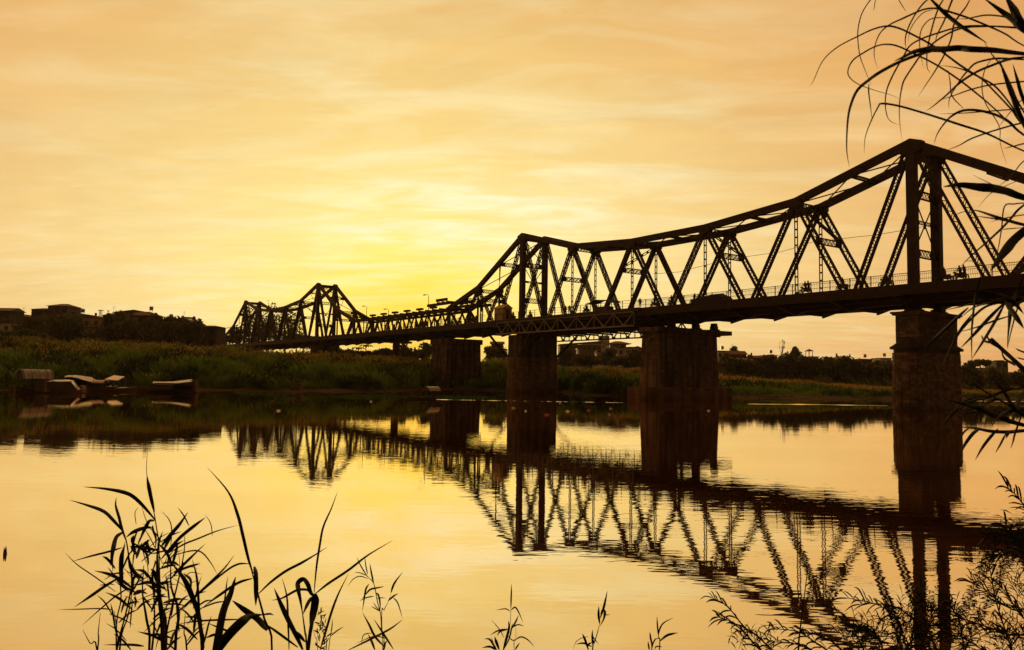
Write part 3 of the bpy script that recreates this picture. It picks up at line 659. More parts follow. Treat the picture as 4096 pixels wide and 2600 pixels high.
def street_lamp(px, t, z, label):
    s = find_s(px, t, z+2); k = thing('street_lamp', label, 'street lamp', tuple(B(s, t, DZ)), 'street lamps on the bridge')
    MB().tube([B(s, t, DZ), B(s, t, z)], .08).build('pole', 'steel', k); MB().tube([B(s, t, z), B(s+.3, t-.1, z+.35), B(s+1.4, t-.2, z+.45)], .06).build('arm', 'steel', k)
    MB().box(B(s+1.7, t-.2, z+.42), .9, .3, .2, BD, BN).build('lamp_head', 'steel', k)
street_lamp(1468, -.8, 20.6, 'curved street lamp above the low end of the far tower arm')
street_lamp(1716, -.8, 21.0, 'tall street lamp before the stepped gantry beams'); street_lamp(1555, -.8, 19.0, 'short street lamp in the middle of the low span')
street_lamp(2180, TW+1, 19.6, 'street lamp between the posts of the second tower')

# parasol stall and tarpaulin load
s_ = find_s(2412, -2.6, DZ); st = thing('covered_stall', 'low street stall under a curved dark awning on the platform', 'stall', tuple(B(s_, -2.6, DZ)))
v = MB(); n = 8
for i in range(n):
    a0, a1 = -1+2*i/n, -1+2*(i+1)/n; f = lambda a: 2.1-.5*a*a+.12*math.sin(a*7)
    v.add([B(s_+a0*2.9, -3.9, DZ+f(a0)-.15), B(s_+a1*2.9, -3.9, DZ+f(a1)-.15), B(s_+a1*2.9, -1.4, DZ+f(a1)), B(s_+a0*2.9, -1.4, DZ+f(a0))]+[B(s_+a0*2.9, -3.9, DZ+f(a0)-.23), B(s_+a1*2.9, -3.9, DZ+f(a1)-.23), B(s_+a1*2.9, -1.4, DZ+f(a1)-.08), B(s_+a0*2.9, -1.4, DZ+f(a0)-.08)], [(0, 1, 2, 3), (7, 6, 5, 4), (0, 4, 5, 1), (2, 6, 7, 3)])
v.build('awning', 'cloth', st)
for e in (-2.4, 2.4):
    for t in (-3.8, -1.5): solid('pole', B(s_+e, t, DZ), B(s_+e, t, DZ+1.75), .07, .07, BN, 'steel', st)
MB().box(B(s_, -2.6, DZ+.45), 3.6, 1.3, .9, BD, BN).build('counter', 'hull', st)
s_ = find_s(2846, -2.8, DZ); b = MB(); pr = [(-3.1, 0), (-2.7, .75), (-1.5, 1.15), (.4, 1.35), (1.9, 1.3), (2.6, .8), (3.0, 0)]
vs = [B(s_-x, t, DZ+z*.88) for t in (-3.7, -2.7, -1.7) for x, z in [(a, c*(1 if t == -2.7 else .8)) for a, c in pr]]; n = len(pr)
b.add(vs, [(k*n+i, k*n+i+1, (k+1)*n+i+1, (k+1)*n+i) for k in range(2) for i in range(n-1)]+[tuple(range(n))[::-1], tuple(range(2*n, 3*n))])
tag(b.build('tarpaulin_load', 'cloth'), 'dark tarpaulin covered heap on the roadway beyond the concrete pier', 'heap')

# ------------------------------------------------------------------ people and motorbikes
def skin_mesh(name, nodes, edges, parts_mat='cloth'):
    me = bpy.data.meshes.new(name); me.from_pydata([n[:3] for n in nodes], edges, [])
    o = bpy.data.objects.new(name, me); C.objects.link(o); md = o.modifiers.new('s', 'SKIN')
    for v, n in zip(me.skin_vertices[0].data, nodes): v.radius = (n[3], n[3]); 
    me.skin_vertices[0].data[0].use_root = True
    o.modifiers.new('d', 'SUBSURF').levels = 1
    dg = bpy.context.evaluated_depsgraph_get(); dg.update(); out = bpy.data.meshes.new_from_object(o.evaluated_get(dg)); out.name = name
    out.materials.clear(); out.materials.append(M['cloth']); out.materials.append(M['skin'])
    top = max(n[2] for n in nodes)
    for p in out.polygons: p.material_index = 1 if p.center.z > top-.16 else 0; p.use_smooth = True
    bpy.data.objects.remove(o); return out
# x forward, y sideways
SEAT = skin_mesh('person', [(0, 0, .78, .15), (.02, 0, 1.0, .15), (.06, 0, 1.25, .17), (.1, 0, 1.42, .07), (.12, 0, 1.55, .105), (.13, 0, 1.66, .10),
    (.08, .2, 1.33, .065), (.28, .27, 1.12, .05), (.52, .24, 1.08, .04), (.08, -.2, 1.33, .065), (.28, -.27, 1.12, .05), (.52, -.24, 1.08, .04),
    (.05, .12, .76, .1), (.45, .16, .72, .075), (.38, .16, .32, .05), (.48, .16, .26, .045), (.05, -.12, .76, .1), (.45, -.16, .72, .075), (.38, -.16, .32, .05), (.48, -.16, .26, .045)],
    [(0, 1), (1, 2), (2, 3), (3, 4), (4, 5), (2, 6), (6, 7), (7, 8), (2, 9), (9, 10), (10, 11), (0, 12), (12, 13), (13, 14), (14, 15), (0, 16), (16, 17), (17, 18), (18, 19)])
STAND = skin_mesh('person', [(0, 0, .95, .14), (0, 0, 1.15, .14), (0, 0, 1.38, .17), (0, 0, 1.5, .065), (.01, 0, 1.6, .1), (.01, 0, 1.7, .095),
    (0, .2, 1.4, .065), (.02, .25, 1.12, .05), (.06, .25, .86, .04), (0, -.2, 1.4, .065), (.02, -.25, 1.12, .05), (.06, -.25, .86, .04),
    (0, .1, .9, .1), (.02, .11, .5, .07), (-.02, .11, .09, .045), (.12, .11, .04, .04), (0, -.1, .9, .1), (.02, -.11, .5, .07), (-.02, -.11, .09, .045), (.12, -.11, .04, .04)],
    [(0, 1), (1, 2), (2, 3), (3, 4), (4, 5), (2, 6), (6, 7), (7, 8), (2, 9), (9, 10), (10, 11), (0, 12), (12, 13), (13, 14), (14, 15), (0, 16), (16, 17), (17, 18), (18, 19)])
bike0 = thing('motorbike', 'motorbike', 'motorbike')
def wheel(cx):
    b = MB(); k = 14; vs = []
    for i in range(k):
        a = 2*math.pi*i/k
        for r, y in ((.30, -.04), (.34, 0), (.30, .04), (.22, .03), (.22, -.03)): vs.append((cx+r*math.cos(a), y, .34+r*math.sin(a)))
    b.add(vs, [(i*5+j, i*5+(j+1) % 5, ((i+1) % k)*5+(j+1) % 5, ((i+1) % k)*5+j) for i in range(k) for j in range(5)])
    for i in range(5): a = math.pi*i/5; b.beam((cx-.23*math.cos(a), 0, .34-.23*math.sin(a)), (cx+.23*math.cos(a), 0, .34+.23*math.sin(a)), .03, .03, (0, 1, 0))
    return b
wheel(-.6).build('wheel', 'rubber', bike0); wheel(.64).build('wheel', 'rubber', bike0)
b = MB(); pts = [(-.75, .62), (-.55, .72), (-.1, .74), (.15, .62), (.38, .68), (.5, .95), (.42, .98), (.28, .55), (.1, .36), (-.3, .28), (-.5, .42)]; n = len(pts)
b.add([(x, y, z) for y in (-.12, .12) for x, z in pts], [tuple(range(n))[::-1], tuple(range(n, 2*n))]+[(i, (i+1) % n, n+(i+1) % n, n+i) for i in range(n)]); b.build('body', 'bike', bike0)
MB().beam((.66, 0, .34), (.46, 0, .98), .07, .1, (0, 1, 0)).build('fork', 'steel', bike0)
MB().tube([(.38, -.33, 1.06), (.48, -.12, 1.0), (.48, .12, 1.0), (.38, .33, 1.06)], .022, 5).tube([(.42, .26, 1.05), (.44, .3, 1.22)], .012, 4).build('handlebar', 'steel', bike0)
MB().box((-.25, 0, .78), .75, .24, .1).build('seat', 'rubber', bike0)
MB().box((.6, 0, .93), .16, .16, .16).build('headlight', 'glass', bike0)
ROT_IN, ROT_OUT = math.atan2(BD.y, BD.x), math.atan2(-BD.y, -BD.x)
bikes = [(2618, 1, 1, 'behind the last platform railing post'), (2687, 1, 1, 'beneath the slanting solid diagonal'), (2768, -1, 1, 'just before the tarpaulin heap'), (3222, 1, 2, 'carrying two people, between two laced verticals'),
 (3372, 1, 1, 'at the foot of the slanting brace before the tall tower'), (3545, 1, 1, 'just before the near post of the tall tower'), (3778, 1, 1, 'close behind the far post of the tall tower'), (3840, 1, 2, 'with a pillion, past the tall tower'), (4075, -1, 1, 'behind the reeds past the tall tower'),
 (2053, 1, 1, 'in front of the guard booth'), (2111, -1, 1, 'at the foot of the second tower'), (2345, 1, 1, 'beyond the standing people on the platform'),
 (1905, 1, 1, 'just before the service gantry leg'), (1880, -1, 1, 'under the far end of the gantry'), (1838, 1, 1, 'under the stepped gantry beams'), (1800, -1, 1, 'at the low arm end post'), (1751, 1, 1, 'alone on the low span near the gantry'),
 (1706, 1, 1, 'under the tall street lamp'), (1685, 1, 2, 'with a pillion beside the tall street lamp'), (1656, -1, 1, 'in the third bay of the low span'), (1602, 1, 1, 'in the middle of the low span'), (1577, 1, 1, 'second in line on the low span'), (1550, 1, 1, 'farthest on the low span')]
first = True
for px, e, nr, where in bikes:
    s = find_s(px, -2.7, DZ+.5); P = B(s, -2.7 if e > 0 else -2.2, DZ); rz = ROT_IN if e > 0 else ROT_OUT
    lab = 'dark motorbike '+where
    if first: bk = bike0; bk.location = P; bk.rotation_euler = (0, 0, rz); bk['label'] = lab; bk['group'] = 'motorbikes crossing the bridge'; first = False
    else: bk = copy_tree(bike0, P, rz, lab, 'motorbikes crossing the bridge')
    u = Vector((math.cos(rz), math.sin(rz), 0))
    for k in range(nr):
        o = bpy.data.objects.new('person', SEAT); C.objects.link(o); o.location = P+u*(-.05-.42*k)+Vector((0, 0, .02+.05*k)); o.rotation_euler = (0, 0, rz)
        tag(o, ('rider on the motorbike ' if k == 0 else 'passenger on the motorbike ')+where, 'person', 'riders on the bridge')
for px, t, where in ((2219, -3, 'in the open bay after the second tower'), (2262, -3.2, 'left of a pair at the platform railing'), (2277, -3.2, 'right of a pair at the platform railing'), (2560, -3, 'at the end of the platform beside the solid diagonal'), (1722, -3, 'on the low span under the tall street lamp')):
    s = find_s(px, t, DZ+.8); o = bpy.data.objects.new('person', STAND); C.objects.link(o); o.location = B(s, t, DZ); o.rotation_euler = (0, 0, ROT_OUT+px)
    tag(o, 'person in dark clothes standing '+where, 'person', 'people standing on the bridge')

# ------------------------------------------------------------------ houses and trees of the far side
def facade_box(px0, px1, ytop, Y, depth=7., zb=None, yaw=0.):
    a, b = at(px0, ytop, Y), at(px1, ytop, Y); zt = (a.z+b.z)/2; u = (Vector((b.x, b.y, 0))-Vector((a.x, a.y, 0))); w = u.length; u.normalize()
    if yaw: u = Matrix.Rotation(yaw, 3, 'Z') @ u
    n = Vector((-u.y, u.x, 0)); c = (a+b)/2; c.z = 0
    if zb is None: zb = min(land_z((px0+px1)/2, Y)-1, zt-2)
    return c, u, n, w, zb, zt, depth
def house(px0, px1, yroof, yeave, Y, wall, roof, style, label, cat='house', depth=7., floors=None, wins=3, over=.5, name='house', extras=(), group=None, base=None):
    c, u, n, w, zb, zt, depth = facade_box(px0, px1, yeave, Y, depth)
    if base is not None: zb = at((px0+px1)/2, base, Y).z
    zr = at((px0+px1)/2, yroof, Y).z
    h = thing(name, label, cat, (c.x, c.y, zb), group)
    mid = c+n*(depth/2)
    MB().box(mid+Vector((0, 0, (zb+zt)/2)), w, depth, zt-zb, u, n).build('wall', wall, h)
    ov = over; rv = MB()
    A = [mid+u*(i*(w/2+ov))+n*(j*(depth/2+ov)) for i, j in ((-1, -1), (1, -1), (1, 1), (-1, 1))]
    up_ = lambda P, z: Vector((P.x, P.y, z))
    if style == 'flat':
        rv.box(mid+Vector((0, 0, zt+.12)), w+ov, depth+ov, .24, u, n)
        if zr-zt > .5: rv.box(mid+u*(w*.22)+Vector((0, 0, (zt+zr)/2)), w*.4, depth*.5, zr-zt, u, n)
    elif style == 'gable':       # ridge along the facade
        r0, r1 = mid-u*(w/2+ov), mid+u*(w/2+ov)
        rv.add([up_(a, zt) for a in A]+[up_(r0, zr), up_(r1, zr)], [(0, 1, 5, 4), (2, 3, 4, 5), (1, 2, 5), (3, 0, 4), (3, 2, 1, 0)])
    elif style == 'front':       # gable end faces us
        r0, r1 = mid-n*(depth/2+ov), mid+n*(depth/2+ov)
        rv.add([up_(a, zt) for a in A]+[up_(r0, zr), up_(r1, zr)], [(0, 4, 5, 3), (1, 2, 5, 4), (0, 1, 4), (2, 3, 5), (3, 2, 1, 0)])
    elif style == 'hip':
        r0, r1 = mid-u*(w*.18), mid+u*(w*.18)
        rv.add([up_(a, zt) for a in A]+[up_(r0, zr), up_(r1, zr)], [(0, 1, 5, 4), (2, 3, 4, 5), (1, 2, 5), (3, 0, 4), (3, 2, 1, 0)])
    elif style == 'shed':
        rv.add([up_(A[0], zt), up_(A[1], zr), up_(A[2], zr), up_(A[3], zt)]+[up_(A[0], zt-.2), up_(A[1], zr-.2), up_(A[2], zr-.2), up_(A[3], zt-.2)], [(0, 1, 2, 3), (7, 6, 5, 4), (0, 4, 5, 1), (2, 6, 7, 3), (1, 5, 6, 2), (3, 7, 4, 0)])
    elif style == 'arc':
        k = 8; vs = []
        for j in (-1, 1):
            for i in range(k+1): t = i/k; P = mid+u*((t-.5)*(w+2*ov))+n*(j*(depth/2+ov)); vs.append(up_(P, zt+(zr-zt)*math.sin(math.pi*t)))
        rv.add(vs, [(i, i+1, k+2+i, k+1+i) for i in range(k)]+[tuple(range(k+1)), tuple(range(2*k+1, k, -1))])
    rf = rv.build('roof', roof, h)
    if 'tank' in extras:
        P = mid+u*(w*.25); b = MB(); b.tube([up_(P, zr+.5), up_(P, zr+1.7)], .6, 10); [b.beam(up_(P, zr-.3)+u*(e*.4), up_(P, zr+.6)+u*(e*.4), .08) for e in (-1, 1)]; b.build('water_tank', 'tank', h)
    if 'chimney' in extras: P = mid-u*(w*.3); MB().box(up_(P, zr+.2), .5, .5, 1.6, u, n).build('chimney', 'wallb', rf)
    if 'antenna' in extras:
        P = mid-u*(w*.1); b = MB(); b.tube([up_(P, zr-.2), up_(P, zr+2.6)], .04, 4)
        for k in range(4): b.beam(up_(P, zr+1.5+k*.3)-u*(.7-.1*k), up_(P, zr+1.5+k*.3)+u*(.7-.1*k), .03)
        b.build('antenna', 'steel', h)
    if 'balcony' in extras:
        P = c-n*.5; b = MB(); b.box(up_(P, zt-2.9), w*.9, 1.0, .15, u, n); b.box(up_(P-n*.5, zt-2.0), w*.9, .05, .06, u, n)
        for k in range(9): b.beam(up_(P-n*.5+u*(w*.9*(k/8-.5)), zt-2.9), up_(P-n*.5+u*(w*.9*(k/8-.5)), zt-2.0), .05)
        b.build('balcony', 'walld', h)
    if 'pavilion' in extras:   # open rooftop shelter on posts
        b = MB(); P = mid-u*(w*.18); sz = w*.55
        for i in (-1, 1):
            for j in (-1, 1): b.beam(up_(P+u*(i*sz*.38)+n*(j*1.6), zr), up_(P+u*(i*sz*.38)+n*(j*1.6), zr+1.9), .18)
        b.build('shelter_posts', wall, h, kind='stuff')
        q = [P+u*(i*sz*.6)+n*(j*2.4) for i, j in ((-1, -1), (1, -1), (1, 1), (-1, 1))]
        MB().add([up_(a, zr+1.9) for a in q]+[up_(P, zr+2.8)], [(0, 1, 4), (1, 2, 4), (2, 3, 4), (3, 0, 4), (3, 2, 1, 0)]).build('shelter_roof', 'roofr', h)
    fl = floors or max(1, int((zt-max(zb, zt-9))/3.0))
    for f in range(fl):
        for k in range(wins):
            zc = zt-1.5-3.*f
            if zc-.8 < zb: continue
            P = c-n*.03+u*(w*((k+.5)/wins-.5)); wn = MB().box(up_(P, zc), min(1.1, w/wins*.5), .10, 1.3, u, n).build('window', 'glass', h)
            MB().box(up_(P-n*.08, zc-.7), min(1.4, w/wins*.6), .22, .12, u, n).build('sill', wall, wn)
    return h
RI = 'houses on the right hand ridge'
GL = 'houses along the bank by the far towers'
house(-40, 42, 1228, 1243, 245, 'walld', 'roofd', 'gable', 'dark house with long eaves at the very edge above a white walled house', wins=3, extras=('balcony',), base=1300)
house(-60, 44, 1288, 1292, 230, 'wallw', 'roofd', 'flat', 'low white walled house below the dark long eaved house', wins=3, floors=1, name='house')
house(48, 96, 1254, 1266, 260, 'walld', 'roofr', 'front', 'small gabled house between the white walled house and the tall hip roofed one', wins=2, extras=('antenna',))
house(126, 192, 1229, 1237, 262, 'walld', 'roofd', 'hip', 'dark house with low hip roof touching the tallest house on the left bank', wins=3)
house(192, 270, 1211, 1224, 250, 'wallb', 'roofd', 'hip', 'tallest dark house with a peaked hip roof above the big bush', wins=3, depth=8)
house(268, 322, 1252, 1256, 262, 'walld', 'roofd', 'flat', 'flat roofed house with a water tank on top', wins=2, extras=('tank',))
house(330, 404, 1268, 1272, 235, 'wally', 'roofr', 'flat', 'yellow lit house with a dark square window and long balcony', wins=2, floors=1, extras=('balcony',), depth=6)
house(350, 396, 1261, 1270, 248, 'walld', 'roofr', 'front', 'small red gable just behind the yellow lit house', wins=1, extras=('chimney',))
house(411, 466, 1249, 1262, 262, 'walld', 'roofd', 'hip', 'dark house right of the lattice mast', wins=2, extras=('antenna',))
house(458, 532, 1238, 1249, 258, 'wallb', 'tarpg', 'shed', 'house with a pale grey sheet metal gable end', wins=2)
house(518, 606, 1243, 1262, 250, 'wallb', 'roofr', 'hip', 'wide eaved red roofed house with a round tank on its ridge', wins=3, extras=('tank',), over=1.4)
house(622, 680, 1274, 1279, 255, 'walld', 'roofd', 'flat', 'low flat roofed house with small tank before the arched roof', wins=3, extras=('tank',))
house(688, 762, 1271, 1288, 265, 'walld', 'roofd', 'arc', 'long house with a rounded arched roof beside the small far truss tower', wins=3, extras=('antenna',))
house(790, 868, 1299, 1306, 225, 'walld', 'roofr', 'hip', 'dark house with pale corner post nearest the bridge end', wins=2, over=.8)
house(1965, 2012, 1364, 1374, 260, 'wallb', 'roofr', 'gable', 'house with red roof seen between the two middle piers under the deck', wins=2)
house(2240, 2405, 1362, 1378, 330, 'wallb', 'roofd', 'shed', 'long grey building with slanting roof seen under the service truss', 'building', depth=14, wins=9, floors=3, name='long_building')
house(2330, 2420, 1368, 1374, 380, 'wallw', 'roofd', 'flat', 'pale flat block behind the long grey building', 'building', depth=12, wins=7, floors=4, name='apartment_building')
house(2400, 2438, 1340, 1344, 600, 'wallw', 'roofd', 'flat', 'distant grey tower block with many windows behind the service truss', 'tower block', depth=12, wins=6, floors=8, name='tower_block')
house(2470, 2555, 1386, 1392, 270, 'wallw', 'roofd', 'flat', 'white house with dark window beside the pavilion roofed house', wins=3, floors=2)
house(2448, 2505, 1363, 1375, 290, 'wally', 'roofr', 'hip', 'house with broad upturned pavilion roof above two round vents', wins=2, over=2.0, floors=1)
house(2520, 2580, 1384, 1398, 285, 'wallw', 'roofr', 'front', 'whitish gabled house against the massive concrete pier', wins=2)
house(2386, 2402, 1400, 1408, 262, 'wallw', 'roofd', 'front', 'tiny white gabled shed between trees under the service truss', 'shed', wins=1, floors=1, name='shed', base=1425)
house(2312, 2322, 1392, 1396, 250, 'wallw', 'roofd', 'flat', 'small bright white wall block among the trees under the bridge', 'shed', wins=0, name='shed', base=1415)
R_ = [(2872, 2908, 1401, 1405, 'wallw', 'flat', 'white flat roofed house with a tank beside the concrete pier', ('tank',)),
 (2908, 2986, 1402, 1418, 'wallb', 'gable', 'broad dark red roofed house left of the ridge with a tree on top', ('antenna',)),
 (3008, 3054, 1421, 1432, 'wallb', 'gable', 'low red roofed house left of the bare tree', ('chimney',)),
 (3058, 3108, 1417, 1423, 'wallw', 'flat', 'white house with roof terrace left of the bare tree', ('tank',)),
 (3150, 3192, 1420, 1427, 'wallb', 'hip', 'grey house below the pointed dark tree', ()),
 (3196, 3240, 1424, 1433, 'wallb', 'front', 'low gabled house between the dark tree and the rooftop shelter', ()),
 (3240, 3274, 1424, 1428, 'wallw', 'flat', 'white house with a tiled rooftop shelter on posts', ('pavilion',)),
 (3352, 3402, 1424, 1434, 'wallw', 'hip', 'pale house with dark hip roof right of the leafy low tree', ('chimney',)),
 (3408, 3440, 1450, 1458, 'wallb', 'gable', 'low brown roofed house left of the unfinished frame house', ()),
 (3442, 3488, 1434, 1438, 'wallb', 'flat', 'unfinished square house with open upper floor and tank', ('tank',)),
 (3494, 3528, 1449, 1456, 'wallb', 'hip', 'low hip roofed house right of the unfinished house', ()),
 (3522, 3566, 1430, 1434, 'wallw', 'flat', 'white house with a roof tank just left of the block pier', ('tank',)),
 (3908, 3950, 1470, 1474, 'wallw', 'flat', 'white low house under the umbrella shaped tree', ()),
 (3984, 4032, 1440, 1446, 'net', 'flat', 'square tower house wrapped in green building net', ()),
 (4036, 4075, 1492, 1500, 'wallb', 'gable', 'low brown house right of the green netted tower house', ()),
 (4078, 4125, 1488, 1498, 'wallw', 'hip', 'pale hip roofed house at the edge behind the reeds', ())]
for x0, x1, yr, ye, wl, stl, lab, ex in R_: house(x0, x1, yr, ye, 290, wl, 'roofr' if stl in ('gable', 'hip', 'front') else 'roofd', stl, lab, wins=2, floors=2, extras=ex, depth=7, group=None)
# stacked low roofs filling the slope between them
for i, (x0, x1, y) in enumerate(((2950, 3010, 1432), (3100, 3160, 1436), (3270, 3350, 1450), (3390, 3450, 1462), (3480, 3560, 1468))):
    house(x0, x1, y, y+9, 272, 'wallb' if i % 2 else 'walld', 'roofr', 'gable', ('long low tiled shed just above the tree belt, %s' % ('below the broad red roofed house', 'below the bare tree', 'below the leafy low tree', 'left of the unfinished house', 'next to the block pier')[i]), 'shed', wins=3, floors=1, name='shed')
# lattice mast
def mast(px, y0, y1, Y, label):
    a, b = at(px, y0, Y), at(px, y1, Y); k = thing('lattice_mast', label, 'mast', tuple(b)); m_ = MB(); w = .55
    for i in (-1, 1):
        for j in (-1, 1): m_.beam(b+Vector((i*w, j*w, -3)), a+Vector((i*w*.5, j*w*.5, 0)), .09)
    n = 5
    for z in range(n):
        p0 = b.lerp(a, z/n); p1 = b.lerp(a, (z+1)/n); e = w*(1-.5*z/n); m_.beam(p0+Vector((-e, -e, 0)), p1+Vector((e*.9, -e, 0)), .06); m_.beam(p0+Vector((e, -e, 0)), p1+Vector((-e*.9, -e, 0)), .06)
    m_.build('lattice', 'steel', k); MB().box(a, 1.4, 1.4, .15).build('platform', 'steel', k)
mast(403, 1241, 1272, 262, 'small lattice mast between the yellow lit house and its neighbour')
mast(322, 1238, 1262, 264, 'thin lattice mast above the flat roofed house with the tank')

def leaf_cloud(blobs, n, size, r):
    """leaf clumps spread through the volume of several lobes; returns vertices and quads"""
    bl = np.array(blobs, float); vol = np.prod(bl[:, 3:6], axis=1); pick = r.choice(len(bl), n, p=vol/vol.sum())
    d = r.normal(size=(n, 3)); d /= np.linalg.norm(d, axis=1)[:, None]; rad = r.random(n)**.42*(1+r.normal(0, .13, n)); c = bl[pick, :3]+d*rad[:, None]*bl[pick, 3:6]
    a = r.normal(size=(n, 3)); a /= np.linalg.norm(a, axis=1)[:, None]; b = np.cross(a, r.normal(size=(n, 3))); b /= np.linalg.norm(b, axis=1)[:, None]
    s = (size*(.5+r.random(n)))[:, None]
    v = np.stack([c-a*s, c-b*s*.55, c+a*s, c+b*s*.55], 1).reshape(-1, 3); return v, np.arange(4*n).reshape(n, 4)
tid = [0]
def tree(px0, px1, ytop, ybot, Y, label, m='tree', n=900, size=.42, lobes=7, trunk=True, name='tree', group=None, shape='round', cat='tree', dens=1.):
    tid[0] += 1; r = np.random.default_rng(100+tid[0])
    a, b = at(px0, ytop, Y), at(px1, ytop, Y); w = b.x-a.x; zt = a.z; zb = at((px0+px1)/2, ybot, Y).z; cx = (a.x+b.x)/2; zg = min(land_z((px0+px1)/2, Y), zb)-.3
    k = thing(name, label, cat, (cx, Y, zg), group); H = zt-zb; blobs = []; limbs = []
    for i in range(lobes):
        fx = r.uniform(-.36, .36); 
        if shape == 'umbrella': zc = .72+r.uniform(-.1, .1); rz = .2; rx = .3; fx *= 1.25
        elif shape == 'point': zc = .15+.75*i/lobes; rx = .42*(1-zc)+.1; rz = .2; fx *= (1-zc)
        elif shape == 'tall': zc = r.uniform(.35, .85); rx = .2; rz = .16
        else: zc = r.uniform(.05, .66)*(1-.5*abs(fx)/.5)+.12; rx = r.uniform(.24, .36); rz = r.uniform(.22, .32)
        C_ = (cx+fx*w, Y+r.uniform(-.3, .3)*w*.6, zb+zc*H); blobs.append(C_+(rx*w, rx*w*.8, rz*H)); limbs.append(C_)
    v, f = leaf_cloud(blobs, int(n*1.5), size*1.1, r); lo, hi = np.percentile(v[:, 0], .6), np.percentile(v[:, 0], 99.4); v[:, 0] = cx+(v[:, 0]-(lo+hi)/2)*(w/(hi-lo))
    hz, lz = np.percentile(v[:, 2], 99.7), np.percentile(v[:, 2], .5); v[:, 2] = zb+(v[:, 2]-lz)*(H/(hz-lz)) if shape not in ('umbrella',) else v[:, 2]+(zt-hz)
    v -= np.array((cx, Y, zg)); npmesh('crown', v, f, m, k)
    if trunk:
        tr = MB(); hb = zb+H*.25; r0 = max(.12, w*.03); tr.tube([(cx, Y, zg-.3), (cx+r.normal()*.1, Y, (zg+hb)/2), (cx, Y, hb)], [r0, r0*.8, r0*.6], 7)
        for C_ in limbs[:6]: q = Vector(C_); tr.tube([(cx, Y, hb-.3), Vector((cx, Y, hb)).lerp(q, .5)+Vector((0, 0, .2)), q], [r0*.5, r0*.35, r0*.15], 5)
        tr.build('trunk', 'bark', k)
    return k
T = tree
T(176, 352, 1262, 1372, 205, 'big round dark bush like tree below the tallest house', n=2600, lobes=12)
T(60, 182, 1316, 1378, 175, 'light green bushy tree above the moored boats with the arched canopy', 'tree2', n=1500)
T(-60, 66, 1322, 1380, 180, 'green shrubby tree below the white walled house at the edge', 'tree2', n=1500)
T(395, 480, 1296, 1372, 210, 'dark tree right of the yellow lit house', n=1400)
T(452, 570, 1278, 1372, 215, 'dark spreading tree below the grey sheet metal gable', n=1900)
T(540, 660, 1276, 1372, 220, 'dense dark tree below the wide eaved red roof', n=1900)
T(630, 740, 1286, 1372, 210, 'dark tree below the low flat roofed house', n=1900)
T(715, 815, 1283, 1372, 205, 'dark rounded tree left of the house nearest the bridge end', n=1700)
T(300, 410, 1330, 1378, 200, 'low dark tree under the yellow lit house', n=1100)
for x0, x1, y0, y1, Yt, lab, nn in ((905, 985, 1300, 1390, 325, 'airy tree at the foot of the sloping end of the farthest tower', 900), (975, 1050, 1222, 1390, 318, 'tall loose tree showing through the farthest tower', 1300), (1040, 1120, 1212, 1390, 322, 'tallest airy tree right of the farthest tower posts', 1500),
     (1110, 1180, 1222, 1390, 316, 'loose leafy tree behind the dipping chord by the farthest tower', 1000), (1150, 1230, 1255, 1390, 318, 'tree with gaps left of the double peaked far tower', 1000), (1000, 1090, 1285, 1390, 325, 'broad tree low in the farthest truss', 700), (1090, 1200, 1305, 1395, 320, 'broad tree low behind the far truss between the two towers', 800),
     (1190, 1300, 1335, 1400, 250, 'low tree under the double peaked far tower', 1200), (1260, 1340, 1350, 1405, 255, 'small tree right under the far tower deck', 900)):
    T(x0, x1, y0, y1, Yt, lab, n=int(nn*.6), size=.42, lobes=12)
for i, (x0, x1, y0, lab) in enumerate(((1330, 1440, 1392, 'wispy tree at the left of the bright gap under the deck'), (1430, 1510, 1402, 'low tree under the brightest gap below the deck'), (1500, 1590, 1394, 'tree right of the palm in the bright gap'), (1570, 1650, 1372, 'airy tree before the broad pier in the bright gap'), (1635, 1740, 1370, 'leafy tree touching the broad shore pier'))):
    T(x0, x1, y0, 1440, 262, lab, n=1000, size=.45)
def palm(px, ytop, Y, label):
    c = at(px, ytop, Y); zg = land_z(px, Y)-.3; k = thing('palm_tree', label, 'palm tree', (c.x, Y, zg)); MB().tube([(c.x, Y, zg), (c.x+.2, Y, c.z-1)], [.2, .13], 7).build('trunk', 'bark', k)
    for i in range(9):
        a = i*2*math.pi/9; b = MB(); P = [Vector((c.x+.2, Y, c.z-1))+Vector((math.cos(a)*t*2.6, math.sin(a)*t*2.6, 1.1*math.sin(t*2.4)-.5*t*t)) for t in (0, .3, .6, .85, 1)]
        for p0, p1 in zip(P[:-1], P[1:]): b.beam(p0, p1, .5, .03, (0, 0, 1))
        b.build('frond', 'tree', k)
palm(1462, 1378, 262, 'small palm in the bright gap under the low bridge span'); palm(1432, 1388, 266, 'smaller palm left of the other in the bright gap')
T(1940, 2035, 1385, 1450, 250, 'dark tree below the red roof between the two middle piers', n=1400)
T(2236, 2300, 1398, 1455, 235, 'dark bushy tree beside the strut of the ledged pier', n=1200)
T(2290, 2400, 1416, 1460, 225, 'low dark bush in front of the long grey building', n=1300)
T(2398, 2476, 1391, 1458, 238, 'rounded dark tree before the white house under the truss', n=1600)
T(2440, 2545, 1424, 1470, 222, 'low bushy tree before the white house under the truss', n=1300)
T(2520, 2620, 1398, 1474, 215, 'dark tree half behind the massive concrete pier', n=1500)
T(2850, 2925, 1450, 1516, 230, 'dark tree immediately right of the massive concrete pier', n=1500)
belt = 'dark trees of the belt below the ridge houses'
